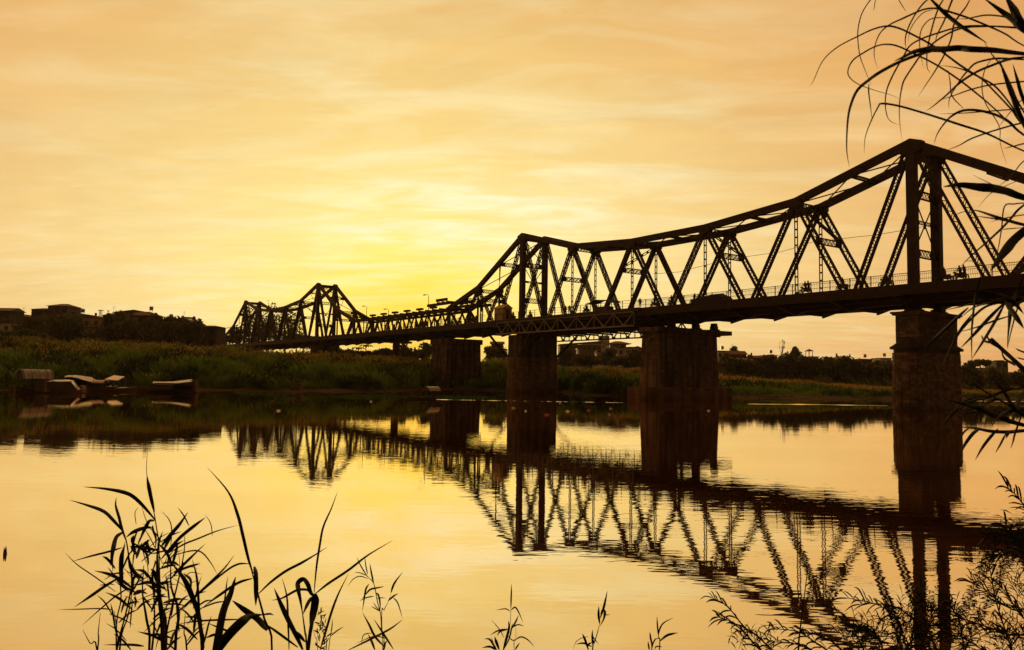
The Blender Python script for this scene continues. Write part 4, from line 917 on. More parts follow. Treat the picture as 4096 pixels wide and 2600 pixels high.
for i, (x0, x1, y0, y1) in enumerate(((2890, 2990, 1442, 1516), (2960, 3070, 1452, 1522), (3040, 3130, 1436, 1525), (3100, 3210, 1426, 1525), (3180, 3280, 1440, 1530), (3250, 3350, 1444, 1535), (3320, 3420, 1436, 1540), (3390, 3490, 1458, 1545), (3460, 3560, 1464, 1552), (3530, 3640, 1460, 1555))):
    T(x0, x1, y0-12, y1, 215, ('dense dark tree in the belt below the ridge, ' + ('nearest the concrete pier', 'under the broad red roofed house', 'under the low red house', 'under the bare tree', 'under the pointed tree', 'under the rooftop shelter', 'under the leafy low tree', 'under the pale hip roofed house', 'under the unfinished house', 'beside the block pier')[i]), n=1900, lobes=10, group=belt)
T(2921, 2951, 1384, 1412, 300, 'small round dark tree rising over the broad red roofed house', n=420, size=.3)
T(3148, 3206, 1386, 1430, 285, 'pointed dark tree rising over the grey house on the ridge', n=900, size=.35, shape='point')
T(3298, 3352, 1427, 1452, 285, 'leafy low tree on the ridge between shelter and pale house', n=600, size=.35)
T(3890, 3962, 1436, 1486, 265, 'umbrella shaped tree over the white low house', n=900, size=.35, shape='umbrella')
T(3850, 3905, 1442, 1500, 262, 'dark tree just right of the block pier on the far bank', n=800, size=.4)
T(3835, 3940, 1456, 1590, 200, 'tall bushy tree mass right of the block pier', n=2200, lobes=10)
T(3920, 4040, 1474, 1580, 215, 'broad bush below the green netted tower house', n=2200, lobes=10)
T(4010, 4150, 1488, 1585, 222, 'broad bush at the edge behind the reeds', n=2000, lobes=10)
for x0, x1, y0, y1, Yt, lab, nn in ((-20, 120, 1284, 1350, 235, 'dark tree hiding the small gabled house', 1200), (110, 200, 1270, 1350, 236, 'dark tree before the low hip roofed house', 1000), (262, 338, 1262, 1345, 236, 'dark tree between the water tank house and the yellow lit house', 1000), (404, 452, 1268, 1340, 238, 'narrow dark tree beside the yellow lit house', 700),
    (470, 545, 1262, 1340, 236, 'dark tree in front of the grey sheet metal gable', 1000), (585, 650, 1268, 1345, 238, 'dark tree before the low flat roofed house', 900), (655, 730, 1278, 1350, 236, 'dark tree before the rounded arched roof', 900), (760, 812, 1292, 1360, 236, 'dark tree touching the pale corner post', 700)):
    T(x0-8, x1+10, y0-14, y1, Yt, lab, n=int(nn*1.3), lobes=9)
for i, (x0, x1, y0, lab) in enumerate(((2985, 3015, 1418, 'between the broad and the low red roofed houses'), (3050, 3078, 1422, 'between the low red and the white terrace house'), (3104, 3152, 1420, 'at the foot of the sparse golden tree'), (3188, 3222, 1418, 'left of the low gabled house'), (3270, 3304, 1432, 'right of the tiled rooftop shelter'), (3398, 3450, 1436, 'left of the unfinished house'), (3482, 3526, 1438, 'right of the unfinished house'), (3556, 3600, 1440, 'half behind the block pier'), (2880, 2925, 1412, 'beside the white tank house'), (4060, 4130, 1476, 'by the pale hip roofed house'), (3945, 3992, 1466, 'left of the green netted house'))):
    T(x0, x1, y0, y0+46, 282, 'small dark ridge tree '+lab, n=420, size=.34, lobes=6)
# the bare tree
def bare(px, ytop, ybot, Y, label):
    r = random.Random(5); a, b = at(px, ytop, Y), at(px, ybot, Y); k = thing('bare_tree', label, 'tree', (b.x, Y, b.z-3)); H = a.z-b.z; tr = MB(); tr.tube([b-Vector((0, 0, 3)), b+Vector((0, 0, H*.25))], [.16, .12], 6).build('trunk', 'leafd', k)
    v = MB(); tips = []
    for i in range(9):
        dx = r.uniform(-1.2, 1.2); P = [b+Vector((0, 0, H*r.uniform(0, .3))), b+Vector((dx*.75, r.uniform(-.5, .5), H*.55)), b+Vector((dx, r.uniform(-.6, .6), H*r.uniform(.8, 1.)))]; v.tube(P, [.07, .05, .02], 4); tips.append(P)
    v.build('branches', 'leafd', k, kind='stuff')
    rr = np.random.default_rng(3); bl = [(P[j].x, P[j].y, P[j].z, .35, .3, .55) for P in tips for j in (1, 2)]; vv, ff = leaf_cloud(bl, 260, .12, rr); vv -= np.array((b.x, Y, b.z-3)); npmesh('crown', vv, ff, 'leafd', k)
bare(3127, 1362, 1425, 285, 'tall sparse tree with bare golden branches on the ridge')
# low scrub filling the foot of the slopes
def scrub(name, xr, Yr, zoff, n, size, m, seed):
    r = np.random.default_rng(seed); px = r.uniform(*xr, n); Y = r.uniform(*Yr, n); bl = []
    for i in range(n):
        p = at(px[i], 1450, Y[i]); s = r.uniform(.8, 2.2); bl.append((p.x, Y[i], land_z(px[i], Y[i])+s*.45, s*1.3, s, s*.8))
    v, f = leaf_cloud(bl, n*55, size, r); npmesh(name, v, f, m, kind='stuff')
scrub('undergrowth', (-150, 2700), (168, 240), 0, 380, .38, 'tree', 21); scrub('undergrowth', (1900, 2060), (215, 250), 0, 60, .4, 'tree', 23); scrub('undergrowth', (1300, 2650), (262, 292), 0, 260, .42, 'tree', 24); scrub('undergrowth', (2650, 4300), (180, 270), 0, 260, .38, 'tree', 22)

# ------------------------------------------------------------------ boats
def hull_mesh(P0, P1, beam_, h, sheer=.35, n=12, m='hull', parent=None, name='hull'):
    P0, P1 = Vector(P0), Vector(P1); u = (P1-P0).normalized(); v = Vector((-u.y, u.x, 0)); L_ = (P1-P0).length; b = MB(); vs = []
    for i in range(n+1):
        t = i/n; w = beam_/2*max(.06, math.sin(math.pi*min(max(t, .02), .98))**.55); z = h+sheer*abs(2*t-1)**2.4; C_ = P0+u*(L_*t)
        vs += [C_+v*w+Vector((0, 0, z)), C_+v*w*.75+Vector((0, 0, .02)), C_+Vector((0, 0, -.15)), C_-v*w*.75+Vector((0, 0, .02)), C_-v*w+Vector((0, 0, z)), C_-v*(w*.88)+Vector((0, 0, z-.03)), C_+Vector((0, 0, .08)), C_+v*(w*.88)+Vector((0, 0, z-.03))]
    b.add(vs, [(i*8+j, i*8+(j+1) % 8, (i+1)*8+(j+1) % 8, (i+1)*8+j) for i in range(n) for j in range(8)]+[tuple(range(8))[::-1], tuple(range(n*8, n*8+8))])
    return b.build(name, m, parent)
def canopy(parent, A, Bp, w, h, zb, m, name='canopy', k=9, sag=0., flat=1.):
    A, Bp = Vector(A), Vector(Bp); u = (Bp-A).normalized(); v = Vector((-u.y, u.x, 0)); b = MB(); vs = []; n = 7
    for th in (0, -.05):
        for i in range(n+1):
            C_ = A.lerp(Bp, i/n)
            for j in range(k+1):
                a = math.pi*j/k; vs.append(C_+v*((w/2+th)*math.cos(a))+Vector((0, 0, zb+(h+th)*math.sin(a)**flat-sag*math.sin(math.pi*i/n)+random.uniform(-.025, .025))))
    o = (n+1)*(k+1)
    fs = [(s+i*(k+1)+j, s+i*(k+1)+j+1, s+(i+1)*(k+1)+j+1, s+(i+1)*(k+1)+j) for s in (0, o) for i in range(n) for j in range(k)]
    fs += [(i*(k+1), (i+1)*(k+1), o+(i+1)*(k+1), o+i*(k+1)) for i in range(n)]+[(i*(k+1)+k, (i+1)*(k+1)+k, o+(i+1)*(k+1)+k, o+i*(k+1)+k) for i in range(n)]
    fs += [(j, j+1, o+j+1, o+j) for j in range(k)]+[(n*(k+1)+j, n*(k+1)+j+1, o+n*(k+1)+j+1, o+n*(k+1)+j) for j in range(k)]
    b.add(vs, fs); return b.build(name, m, parent, smooth=True)
def sheet(parent, pts, m, name, th=.05):
    pts = [Vector(p) for p in pts]; n = len(pts); return MB().add(pts+[p-Vector((0, 0, th)) for p in pts], [tuple(range(n)), tuple(range(2*n-1, n-1, -1))]+[(i, (i+1) % n, n+(i+1) % n, n+i) for i in range(n)]).build(name, m, parent)
def posts(parent, pts, z0, z1):
    for p in pts: MB().tube([(p[0], p[1], z0), (p[0], p[1], z1)], .04, 5).build('post', 'hull', parent)
# big sampan with the tin arch
w0, w1 = onz(58, 1571), onz(325, 1569); b1 = thing('sampan', 'long moored boat with an arched grey tin canopy over its stern', 'boat', tuple(w0), 'boats moored at the far bank')
hull_mesh(w0, w1, 2.0, .42, .4, parent=b1); Yb = w0.y
a, b = at(88, 1514, Yb), at(192, 1511, Yb); cm = (a+b)/2; cu = Vector((.56, .83, 0)); cA = Vector((cm.x, cm.y, 0))-cu*1.75; cB = Vector((cm.x, cm.y, 0))+cu*1.75; canopy(b1, cA, cB, 1.9, 1.15, a.z, 'tarpg')
cv = Vector((-cu.y, cu.x, 0)); ce = cA+cu*.08; cz = a.z
MB().add([ce+cv*(.93*math.cos(math.pi*j/10))+Vector((0, 0, a.z+1.13*math.sin(math.pi*j/10))) for j in range(11)]+[ce+cu*.05+cv*(.93*math.cos(math.pi*j/10))+Vector((0, 0, a.z+1.13*math.sin(math.pi*j/10))) for j in range(11)], [tuple(range(11)), tuple(range(21, 10, -1)), (0, 10, 21, 11)]).build('end_shade_cap', 'cloth', b1)  # dark cap added to stand for the shade inside the open canopy end
posts(b1, [(a.x+.2, a.y-1.05), (b.x-.2, b.y-1.0), (a.x+.2, a.y+1.0), (b.x-.2, b.y+1.2)], .35, a.z+.1)
a, b, c, d = at(180, 1521, Yb), at(278, 1522, Yb+.3), at(322, 1558, Yb-1.1), at(292, 1560, Yb-1.2)
sheet(b1, [at(188, 1520, Yb+1.1), at(280, 1518, Yb+1.1), at(290, 1525, Yb-.6), at(192, 1526, Yb-.6)], 'tarp', 'tarpaulin'); sheet(b1, [at(279, 1519, Yb+1), at(294, 1522, Yb+.9), at(322, 1557, Yb-1.0), at(312, 1560, Yb-1.1), at(286, 1530, Yb-.9)], 'tarp', 'tarpaulin')
sheet(b1, [at(190, 1530, Yb-.8), at(286, 1528, Yb-.8), at(300, 1556, Yb-.9), at(188, 1557, Yb-.9)], 'walld', 'side_curtain'); posts(b1, [(at(165, 1540, Yb).x, Yb-.5), (at(176, 1540, Yb).x, Yb-.5)], .3, at(170, 1520, Yb).z)
MB().box(at(170, 1543, Yb-.2), 1.1, 1.1, 1.4).build('cabin', 'hull', b1)
for x0_, y0_, x1_, y1_ in ((60, 1562, 96, 1512), (196, 1520, 330, 1549), (150, 1560, 158, 1496), (40, 1566, 34, 1530)):
    MB().tube([at(x0_, y0_, Yb-.6), at(x1_, y1_, Yb-.3)], .03, 5).build('pole', 'hull', b1)
for x_ in (104, 118, 132): MB().box(at(x_, 1546, Yb), .42, .5, random.uniform(.35, .8)).build('bundle', 'walld' if x_ != 118 else 'wallb', b1)
for f_ in (.05, .3, .55, .8, .97):
    P_ = cA.lerp(cB, f_); MB().tube([P_+cv*(.98*math.cos(math.pi*j/8))+Vector((0, 0, cz+1.17*math.sin(math.pi*j/8))) for j in range(9)], .028, 4).build('rib', 'hull', b1)
# second boat, sagging tarpaulin
w0, w1 = onz(300, 1568), onz(508, 1566); w0.y += 4; w1.y += 4; w0.x -= .6; b2 = thing('sampan', 'moored boat under a sagging patched tarpaulin behind the tin arched boat', 'boat', tuple(w0), 'boats moored at the far bank'); hull_mesh(w0, w1, 1.8, .4, .35, parent=b2); Yb = w0.y+.3
top = [(258, 1505), (272, 1501), (300, 1500), (330, 1503), (362, 1508), (372, 1511), (385, 1526)]; lo = [(258, 1508), (280, 1507), (308, 1510), (330, 1518), (352, 1524), (375, 1529), (395, 1530)]
bb = MB(); v = [at(x, y, Yb+1.2) for x, y in top]+[at(x, y, Yb-.8) for x, y in lo]; v += [p-Vector((0, 0, .06)) for p in v]
bb.add(v, [(i, i+1, 8+i, 7+i) for i in range(6)]+[(14+i, 15+i, 22+i, 21+i) for i in range(6)]+[(7+i, 8+i, 22+i, 21+i) for i in range(6)]+[(i, i+1, 15+i, 14+i) for i in range(6)]); bb.build('tarpaulin', 'tarp', b2)
sheet(b2, [at(262, 1510, Yb-.7), at(350, 1526, Yb-.7), at(345, 1552, Yb-.7), at(300, 1552, Yb-.7)], 'hull', 'side_curtain')
a, b = at(378, 1532, Yb), at(425, 1533, Yb); canopy(b2, (a.x, a.y, 0), (b.x, b.y, 0), 1.6, .42, a.z, 'tarp'); posts(b2, [(a.x+.1, a.y-.6), (b.x-.2, b.y-.6)], .3, a.z+.1)
MB().box(at(333, 1547, Yb-1), .55, .4, .45).build('crate', 'tarp', b2)
for x0_, y0_, x1_, y1_ in ((292, 1562, 288, 1494), (395, 1564, 452, 1536), (372, 1560, 374, 1508)): MB().tube([at(x0_, y0_, Yb-.7), at(x1_, y1_, Yb-.4)], .03, 5).build('pole', 'hull', b2)
for x_ in (405, 418, 436): MB().box(at(x_, 1552, Yb-.2), .4, .5, random.uniform(.3, .6)).build('bundle', 'walld', b2)
o = bpy.data.objects.new('person', SEAT); C.objects.link(o); o.scale = (.85, .85, .85); o.location = (at(448, 1560, Yb).x, Yb, -.2); o.rotation_euler = (0, 0, .4); tag(o, 'figure sitting low at the end of the boat with the sagging tarpaulin', 'person')
# bright panel on posts
P = [at(418, 1517, 113.5), at(470, 1521, 113.0), at(499, 1506, 114.5), at(455, 1501, 115.2)]; pn = thing('panel_shelter', 'bright white slanting panel held up on thin posts behind the moored boats', 'shelter', (P[0].x, P[0].y, 0)); sheet(pn, P, 'white', 'panel', .08)
for p in P: MB().tube([p-Vector((0, 0, .05)), (p.x, p.y, .1)], .035, 5).build('post', 'hull', pn)
for x0, x1, y, lab in ((432, 460, 1545, 'small flat boat with a bright white deck behind the moored boats'), (474, 506, 1550, 'smallest flat boat with a bright bow right of the moored boats')):
    w0, w1 = onz(x0-8, 1563), onz(x1+8, 1563); k = thing('skiff', lab, 'boat', tuple(w0)); hull_mesh(w0, w1, .9, .35, .2, parent=k)
    p, q = at(x0, y, w0.y), at(x1, y, w0.y); sheet(k, [(p.x, p.y-.4, p.z), (q.x, q.y-.4, p.z), (q.x, q.y+.6, p.z+.06), (p.x, p.y+.6, p.z+.06)], 'white', 'deck_board'); posts(k, [(p.x+.1, p.y), (q.x-.1, q.y)], .2, p.z)
# third boat with long awning and pole
w0, w1 = onz(548, 1568), onz(790, 1570); b3 = thing('sampan', 'moored boat with a long pale awning and a pole reaching to the reeds', 'boat', tuple(w0), 'boats moored at the far bank'); hull_mesh(w0, w1, 1.9, .4, .45, parent=b3); Yb = w0.y
bb = MB(); tp = [(612, 1526), (650, 1527), (690, 1526), (730, 1521), (768, 1517)]; v = [at(x, y, Yb+1.0) for x, y in tp]+[at(x, y+5, Yb-.2) for x, y in tp]+[at(x, y+9, Yb-1.0) for x, y in tp]; v += [p-Vector((0, 0, .05)) for p in v]
bb.add(v, [(r*5+i, r*5+i+1, r*5+6+i, r*5+5+i) for r in (0, 1, 3, 4) for i in range(4)]+[(i, i+1, 16+i, 15+i) for i in range(4)]+[(10+i, 11+i, 26+i, 25+i) for i in range(4)]); bb.build('awning', 'tarp', b3)
sheet(b3, [at(602, 1541, Yb-.9), at(618, 1531, Yb-.9), at(764, 1532, Yb-.9), at(770, 1556, Yb-.9), at(600, 1557, Yb-.9)], 'hull', 'side_curtain'); posts(b3, [(at(x, 1540, Yb-.8).x, Yb-.85) for x in (616, 660, 710, 764)], .3, at(660, 1530, Yb).z)
q = at(770, 1519, Yb); e = at(905, 1509, Yb+6); MB().tube([q, e], .035, 5).build('pole', 'hull', b3); MB().box(at(777, 1545, Yb), .8, 1.0, 1.6).build('cabin', 'wallb', b3)
# rowing boat under the bridge
w0, w1 = onz(1626, 1595), onz(1745, 1597); b4 = thing('rowing_boat', 'small rowing boat with an arched cover gliding before the shore pier', 'boat', tuple(w0)); hull_mesh(w0, w1, 1.0, .22, .3, parent=b4); Yb = w0.y
a, b = at(1706, 1563, Yb), at(1742, 1563, Yb); canopy(b4, (a.x, a.y-.75, 0), (b.x+.15, b.y+.75, 0), 1.25, .55, a.z, 'tin', ); posts(b4, [(a.x+.2, a.y-.5), (b.x-.2, b.y-.5)], .15, a.z+.1)
o = bpy.data.objects.new('person', SEAT); C.objects.link(o); o.scale = (.8, .8, .8); o.location = (at(1722, 1585, Yb).x, Yb, -.1); o.rotation_euler = (0, 0, math.pi); tag(o, 'boatman sitting under the arched cover of the rowing boat', 'person')
# brick-coloured hut pole pair in the reeds by the shore
p = onz(1160, 1568); k = thing('crate_stack', 'small orange brown crates piled at the reed edge above the floating plants', 'crates', (p.x, p.y+1.5, .2))
for i, (dx, z) in enumerate(((0, .2), (.9, .2), (.95, .75), (.85, 1.3))): MB().box((p.x+dx, p.y+1.5, z+.28), .8, .7, .5).build('crate', 'wallb', k)
# litter afloat
lit = [(1114, 1644, 'white', 'pale bag adrift near the first floating plants'), (1484, 1607, 'white', 'round white float below the rowing boat'), (2103, 1645, 'white', 'white scrap adrift before the ledged pier'), (2187, 1660, 'red', 'red ring shaped scrap adrift before the ledged pier'), (2240, 1614, 'tarp', 'pale scrap right of the ledged pier'), (2271, 1646, 'white', 'small white box adrift between the middle piers'), (2356, 1643, 'red', 'pink scrap adrift between the middle piers'), (2438, 1659, 'tarp', 'pale bottle adrift before the concrete pier'), (2443, 1635, 'tarp', 'brown scrap adrift before the concrete pier'), (2054, 1633, 'tarp', 'thin curled scrap adrift before the ledged pier'), (2835, 1644, 'white', 'white dot of foam adrift right of the concrete pier'), (20, 2217, 'hull', 'dark stick end floating near the bottom corner')]
for x, y, m_, lab in lit:
    p = onz(x, y); b = MB(); n = 8; r = random.uniform(.07, .13) if p.y > 40 else .022; vs = [(p.x+r*1.5*math.cos(2*math.pi*i/n), p.y+r*math.sin(2*math.pi*i/n), 0.0) for i in range(n)]+[(p.x+r*.9*math.cos(2*math.pi*i/n), p.y+r*.6*math.sin(2*math.pi*i/n), .07+.03*(i % 3)) for i in range(n)]
    b.add(vs, [(i, (i+1) % n, n+(i+1) % n, n+i) for i in range(n)]+[tuple(range(n, 2*n))]); tag(b.build('floating_litter', m_), lab, 'litter', 'litter adrift on the river')

# ------------------------------------------------------------------ reeds of the near bank
def catmull(P, n=5):
    if len(P) < 3: return [Vector(P[0]).lerp(Vector(P[1]), i/n) for i in range(n+1)]
    Q = [2*Vector(P[0])-Vector(P[1])]+[Vector(p) for p in P]+[2*Vector(P[-1])-Vector(P[-2])]; out = []
    for i in range(1, len(Q)-2):
        for k in range(n):
            t = k/n; a, b, c, d = Q[i-1], Q[i], Q[i+1], Q[i+2]
            out.append(.5*((2*b)+(c-a)*t+(2*a-5*b+4*c-d)*t*t+(3*b-a-3*c+d)*t*t*t))
    return out+[Vector(P[-1])]
def blade(P, wid, parent, m='leaf', name='leaf', n=5, prof='tip', face=None, depth=0.):
    """a folded leaf: midrib and two drooping halves along a curved 3-D line, tip first"""
    Q = catmull(P, n); k = len(Q); vs = []
    for i, q in enumerate(Q):
        t = i/(k-1); d = (Q[min(i+1, k-1)]-Q[max(i-1, 0)])
        if d.length < 1e-9: d = Vector((0, 0, 1))
        d.normalize(); view = Vector(face) if face else (q-Vector((0, 0, CAMZ))).normalized(); s = d.cross(view)
        if s.length < .05: s = d.orthogonal()
        s.normalize(); nn = s.cross(d)
        w = wid/2*(min(1, t*2.6+.03)**.75)*(1-.62*max(0, (t-.72)/.28)**1.6) if prof == 'tip' else wid/2*(.35+.65*t)
        tw = .5*math.sin(t*3.1+wid*90)
        s2 = s*math.cos(tw)+nn*math.sin(tw)
        vs += [q-s2*w+nn*(w*.3), q, q+s2*w+nn*(w*.3), q+nn*(.0012)]
    fs = []
    for i in range(k-1):
        a, b = 4*i, 4*i+4
        fs += [(a, a+1, b+1, b), (a+1, a+2, b+2, b+1), (a, b, b+3, a+3), (a+3, b+3, b+2, a+2)]
    return MB().add(vs, fs).build(name, m, parent, smooth=True)
class Crop:
    def __init__(s, x, y, k): s.x, s.y, s.k = x, y, k
    def pts(s, P, Y, dY=0., ph=0.):
        n = max(1, len(P)-1); return [at(s.x+s.k*a, s.y+s.k*b, Y+dY*(i/n)+.06*math.sin(i*1.7+ph)) for i, (a, b) in enumerate(P)]
    def w(s, w, Y): return w*s.k/F*Y
CA, CB, CCc, CD = Crop(200, 1780, .5362), Crop(900, 1900, .4578), Crop(1800, 1900, .4578), Crop(2700, 1900, .5797)
CT, CM, CL = Crop(3200, 0, .4578), Crop(3500, 600, .3924), Crop(3600, 1100, .5232)
def reed(label, crop, Y, stems, leaves, group='reeds on the near bank', dry=(), cat='reed', rooted=True):
    p0 = crop.pts([stems[0][1][-1]], Y)[0]; zg = near_z(Y)-.05; k = thing('reed_plant', label, cat, (p0.x, Y, zg), group)
    for i, (w, P) in enumerate(stems):
        Q = crop.pts(P, Y, 0, i)
        if rooted and P[-1][1] > 1150: Q.append(Vector((Q[-1].x+.05*(1 if i % 2 else -1), Q[-1].y, zg)))
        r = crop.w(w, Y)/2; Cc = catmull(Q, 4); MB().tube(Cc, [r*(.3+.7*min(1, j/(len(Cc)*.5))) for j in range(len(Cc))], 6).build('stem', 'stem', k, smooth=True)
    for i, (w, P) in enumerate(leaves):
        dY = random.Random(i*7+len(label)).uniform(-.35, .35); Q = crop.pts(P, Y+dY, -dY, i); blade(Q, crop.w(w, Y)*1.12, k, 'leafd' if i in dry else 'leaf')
    return k
reed('tall leafy reed with drooping side leaves, highest tip of the thick clump', CA, 4.4,
 [(9, [(730, 5), (722, 120), (722, 220), (745, 380), (775, 500), (795, 620), (812, 740), (815, 900), (825, 1100), (835, 1300), (845, 1529)]), (34, [(800, 770), (800, 900), (805, 1050), (825, 1200), (840, 1350), (845, 1529)])],
 [(24, [(250, 312), (400, 325), (540, 350), (620, 385), (700, 460), (785, 560)]), (22, [(660, 740), (700, 640), (740, 570), (780, 565)]), (24, [(565, 690), (620, 650), (700, 620), (760, 615)]), (24, [(722, 220), (735, 300), (755, 400), (778, 500)]),
  (24, [(1030, 500), (960, 600), (880, 690), (830, 760)]), (22, [(1160, 540), (1080, 600), (960, 700), (830, 850)]), (12, [(1405, 597), (1250, 640), (1100, 700), (1000, 740), (880, 810)]), (22, [(590, 755), (700, 765), (800, 785)]),
  (8, [(830, 490), (890, 560), (908, 640), (900, 760)]), (18, [(1160, 735), (1050, 840), (960, 930), (900, 1000)]), (10, [(1250, 970), (1200, 880), (1130, 800), (1050, 790), (900, 830)]), (44, [(850, 1230), (850, 1300), (850, 1400), (860, 1529)]), (14, [(785, 790), (790, 700), (770, 640), (765, 600)])], dry=(8, 10))
reed('reed with two leaves arching to the west, left half of the thick clump', CA, 4.6,
 [(12, [(490, 460), (515, 540), (545, 650), (570, 720), (590, 850), (610, 1000), (600, 1100), (560, 1280), (500, 1529)]), (10, [(560, 720), (535, 820), (520, 980), (530, 1150), (500, 1300), (495, 1529)])],
 [(22, [(145, 410), (280, 450), (400, 495), (480, 570), (550, 650)]), (18, [(495, 390), (490, 450), (515, 540), (535, 620), (570, 720)]), (14, [(160, 870), (300, 830), (440, 795), (540, 765)]), (28, [(450, 900), (470, 780), (495, 690), (545, 650)]),
  (20, [(180, 1210), (300, 1130), (400, 1060), (520, 985)]), (22, [(330, 938), (430, 960), (520, 1000), (620, 1070)]), (8, [(110, 800), (200, 890), (330, 980), (490, 1095)]), (9, [(60, 1228), (200, 1225), (380, 1220), (470, 1230)]), (11, [(240, 1345), (380, 1220), (500, 1120), (600, 1060)]),
  (30, [(560, 740), (535, 830), (530, 950), (540, 1040)]), (26, [(580, 800), (600, 900), (640, 960), (700, 1000)]), (12, [(470, 950), (465, 850), (480, 780)]), (18, [(430, 910), (500, 1000), (560, 1060), (640, 1100)])], dry=(6, 7))
rr = random.Random(12); lv = []
for i in range(96):
    cx, cy = rr.gauss(745, 150), rr.gauss(985, 165); a = rr.uniform(-2.6, .1) if rr.random() < .75 else rr.uniform(0, 3.1); ln = rr.uniform(90, 230)
    tip = (cx+ln*math.cos(a), cy+ln*math.sin(a)*.9); mid = (cx+ln*.5*math.cos(a)+rr.uniform(-20, 20), cy+ln*.5*math.sin(a)*.9-rr.uniform(0, 25)); lv.append((rr.uniform(5, 22) if i % 3 else rr.uniform(3, 7), [tip, mid, (cx, cy)]))
reed('tangled reed of many short crossing leaves filling the thick clump', CA, 4.5, [(18, [(700, 900), (690, 1100), (720, 1300), (740, 1529)]), (22, [(900, 860), (905, 1060), (960, 1250), (935, 1529)]), (14, [(1005, 680), (1000, 800), (960, 1000), (900, 1250), (850, 1529)]), (14, [(620, 1060), (580, 1280), (520, 1529)]), (16, [(760, 1000), (780, 1250), (760, 1529)])], lv)
lv = []
for i in range(40):
    cx, cy = rr.uniform(420, 1180), rr.uniform(1180, 1560); a = rr.uniform(-3.0, -.1); ln = rr.uniform(110, 260)
    tip = (cx+ln*math.cos(a), cy+ln*math.sin(a)); lv.append((rr.uniform(8, 18), [tip, (cx+ln*.5*math.cos(a), cy+ln*.55*math.sin(a)-12), (cx, cy)]))
reed('low reed undergrowth at the foot of the thick clump', CA, 4.7, [(12, [(480, 1240), (500, 1400), (500, 1529)]), (12, [(1010, 1250), (1000, 1400), (1020, 1529)]), (10, [(375, 1250), (360, 1400), (355, 1529)]), (10, [(245, 1380), (300, 1480), (350, 1529)])],
 lv+[(16, [(400, 1490), (600, 1490), (700, 1500)]), (12, [(950, 1335), (1150, 1310), (1440, 1300)]), (14, [(1180, 1330), (1280, 1370), (1360, 1400)])], dry=(3, 9, 14, 20))
reed('slender bare reed curving up to a long thin tip, second highest of the bank', CA, 4.2,
 [(16, [(1480, 850), (1520, 1000), (1550, 1110), (1600, 1300), (1655, 1529)])],
 [(20, [(1175, 168), (1330, 350), (1400, 520), (1440, 680), (1480, 850), (1515, 960)]), (30, [(1535, 1200), (1537, 1100), (1535, 960), (1525, 905)]), (17, [(2070, 760), (1960, 830), (1865, 885), (1760, 940), (1650, 1020), (1555, 1110)]), (18, [(1140, 1210), (1250, 1130), (1400, 1030), (1510, 995)]),
  (14, [(960, 1260), (1100, 1120), (1300, 950), (1400, 890), (1480, 885)]), (44, [(1360, 1160), (1450, 1230), (1550, 1300), (1620, 1380)]), (16, [(1600, 1330), (1700, 1400), (1850, 1510)]), (14, [(1670, 1270), (1640, 1260), (1590, 1265)])])
reed('broad bladed reed with two stout upright leaves between the clump and the slender reed', CA, 4.0,
 [(16, [(1110, 1280), (1130, 1400), (1140, 1529)]), (14, [(1090, 1100), (1110, 1200), (1130, 1529)])],
 [(52, [(1385, 985), (1350, 1100), (1290, 1250), (1240, 1529), (1230, 1600)]), (64, [(1590, 1265), (1500, 1275), (1440, 1310), (1330, 1420), (1250, 1529), (1220, 1600)]), (10, [(1325, 980), (1310, 1100), (1290, 1250)]), (34, [(900, 870), (1000, 1000), (1060, 1130), (1110, 1280), (1140, 1529)]), (16, [(1060, 850), (1095, 990), (1110, 1200), (1120, 1400)]), (15, [(1375, 820), (1300, 920), (1200, 1020), (1060, 1150), (880, 1310)])])
reed('stout reed with a looped leaf and long thin diagonal leaf', CB, 4.0,
 [(34, [(790, 1045), (785, 1150), (760, 1290), (725, 1529)]), (16, [(655, 1020), (680, 1230), (700, 1380), (715, 1529)])],
 [(16, [(985, 140), (930, 290), (860, 450), (830, 600), (800, 800), (778, 1030)]), (19, [(1465, 572), (1250, 700), (1080, 830), (900, 950), (785, 1040)]), (38, [(680, 1230), (660, 1100), (640, 1000), (640, 940), (680, 912), (720, 950), (750, 1030), (780, 1060)]),
  (20, [(410, 1095), (500, 1075), (620, 1010), (700, 1000), (745, 1020)]), (26, [(680, 1220), (730, 1110), (770, 1060)]), (62, [(745, 1330), (765, 1230), (785, 1130), (790, 1040)]), (38, [(430, 990), (480, 1110), (550, 1260), (620, 1400), (680, 1529)]), (16, [(500, 900), (540, 1060), (550, 1250), (560, 1529)]), (18, [(1080, 860), (990, 1040), (930, 1200), (870, 1400), (830, 1529)]), (26, [(600, 1350), (650, 1400), (700, 1460)])], dry=(8,))
lv = []
for i in range(34):
    cy = rr.uniform(1180, 1529); cx = 840+rr.gauss(0, 22)+(cy-1300)*.08; a = rr.uniform(-2.9, -.2); ln = rr.uniform(25, 75); lv.append((rr.uniform(7, 12), [(cx+ln*math.cos(a), cy+ln*math.sin(a)), (cx+ln*.5*math.cos(a), cy+ln*.6*math.sin(a)), (cx, cy)]))
reed('small feathery reed standing close behind the looped leaf reed', CB, 4.8, [(7, [(810, 1170), (840, 1250), (860, 1380), (885, 1529)]), (6, [(760, 1320), (790, 1420), (810, 1529)]), (7, [(940, 1260), (925, 1390), (905, 1529)])], lv+[(10, [(1040, 1325), (980, 1360), (920, 1410)]), (9, [(940, 1255), (935, 1320), (925, 1390)])])
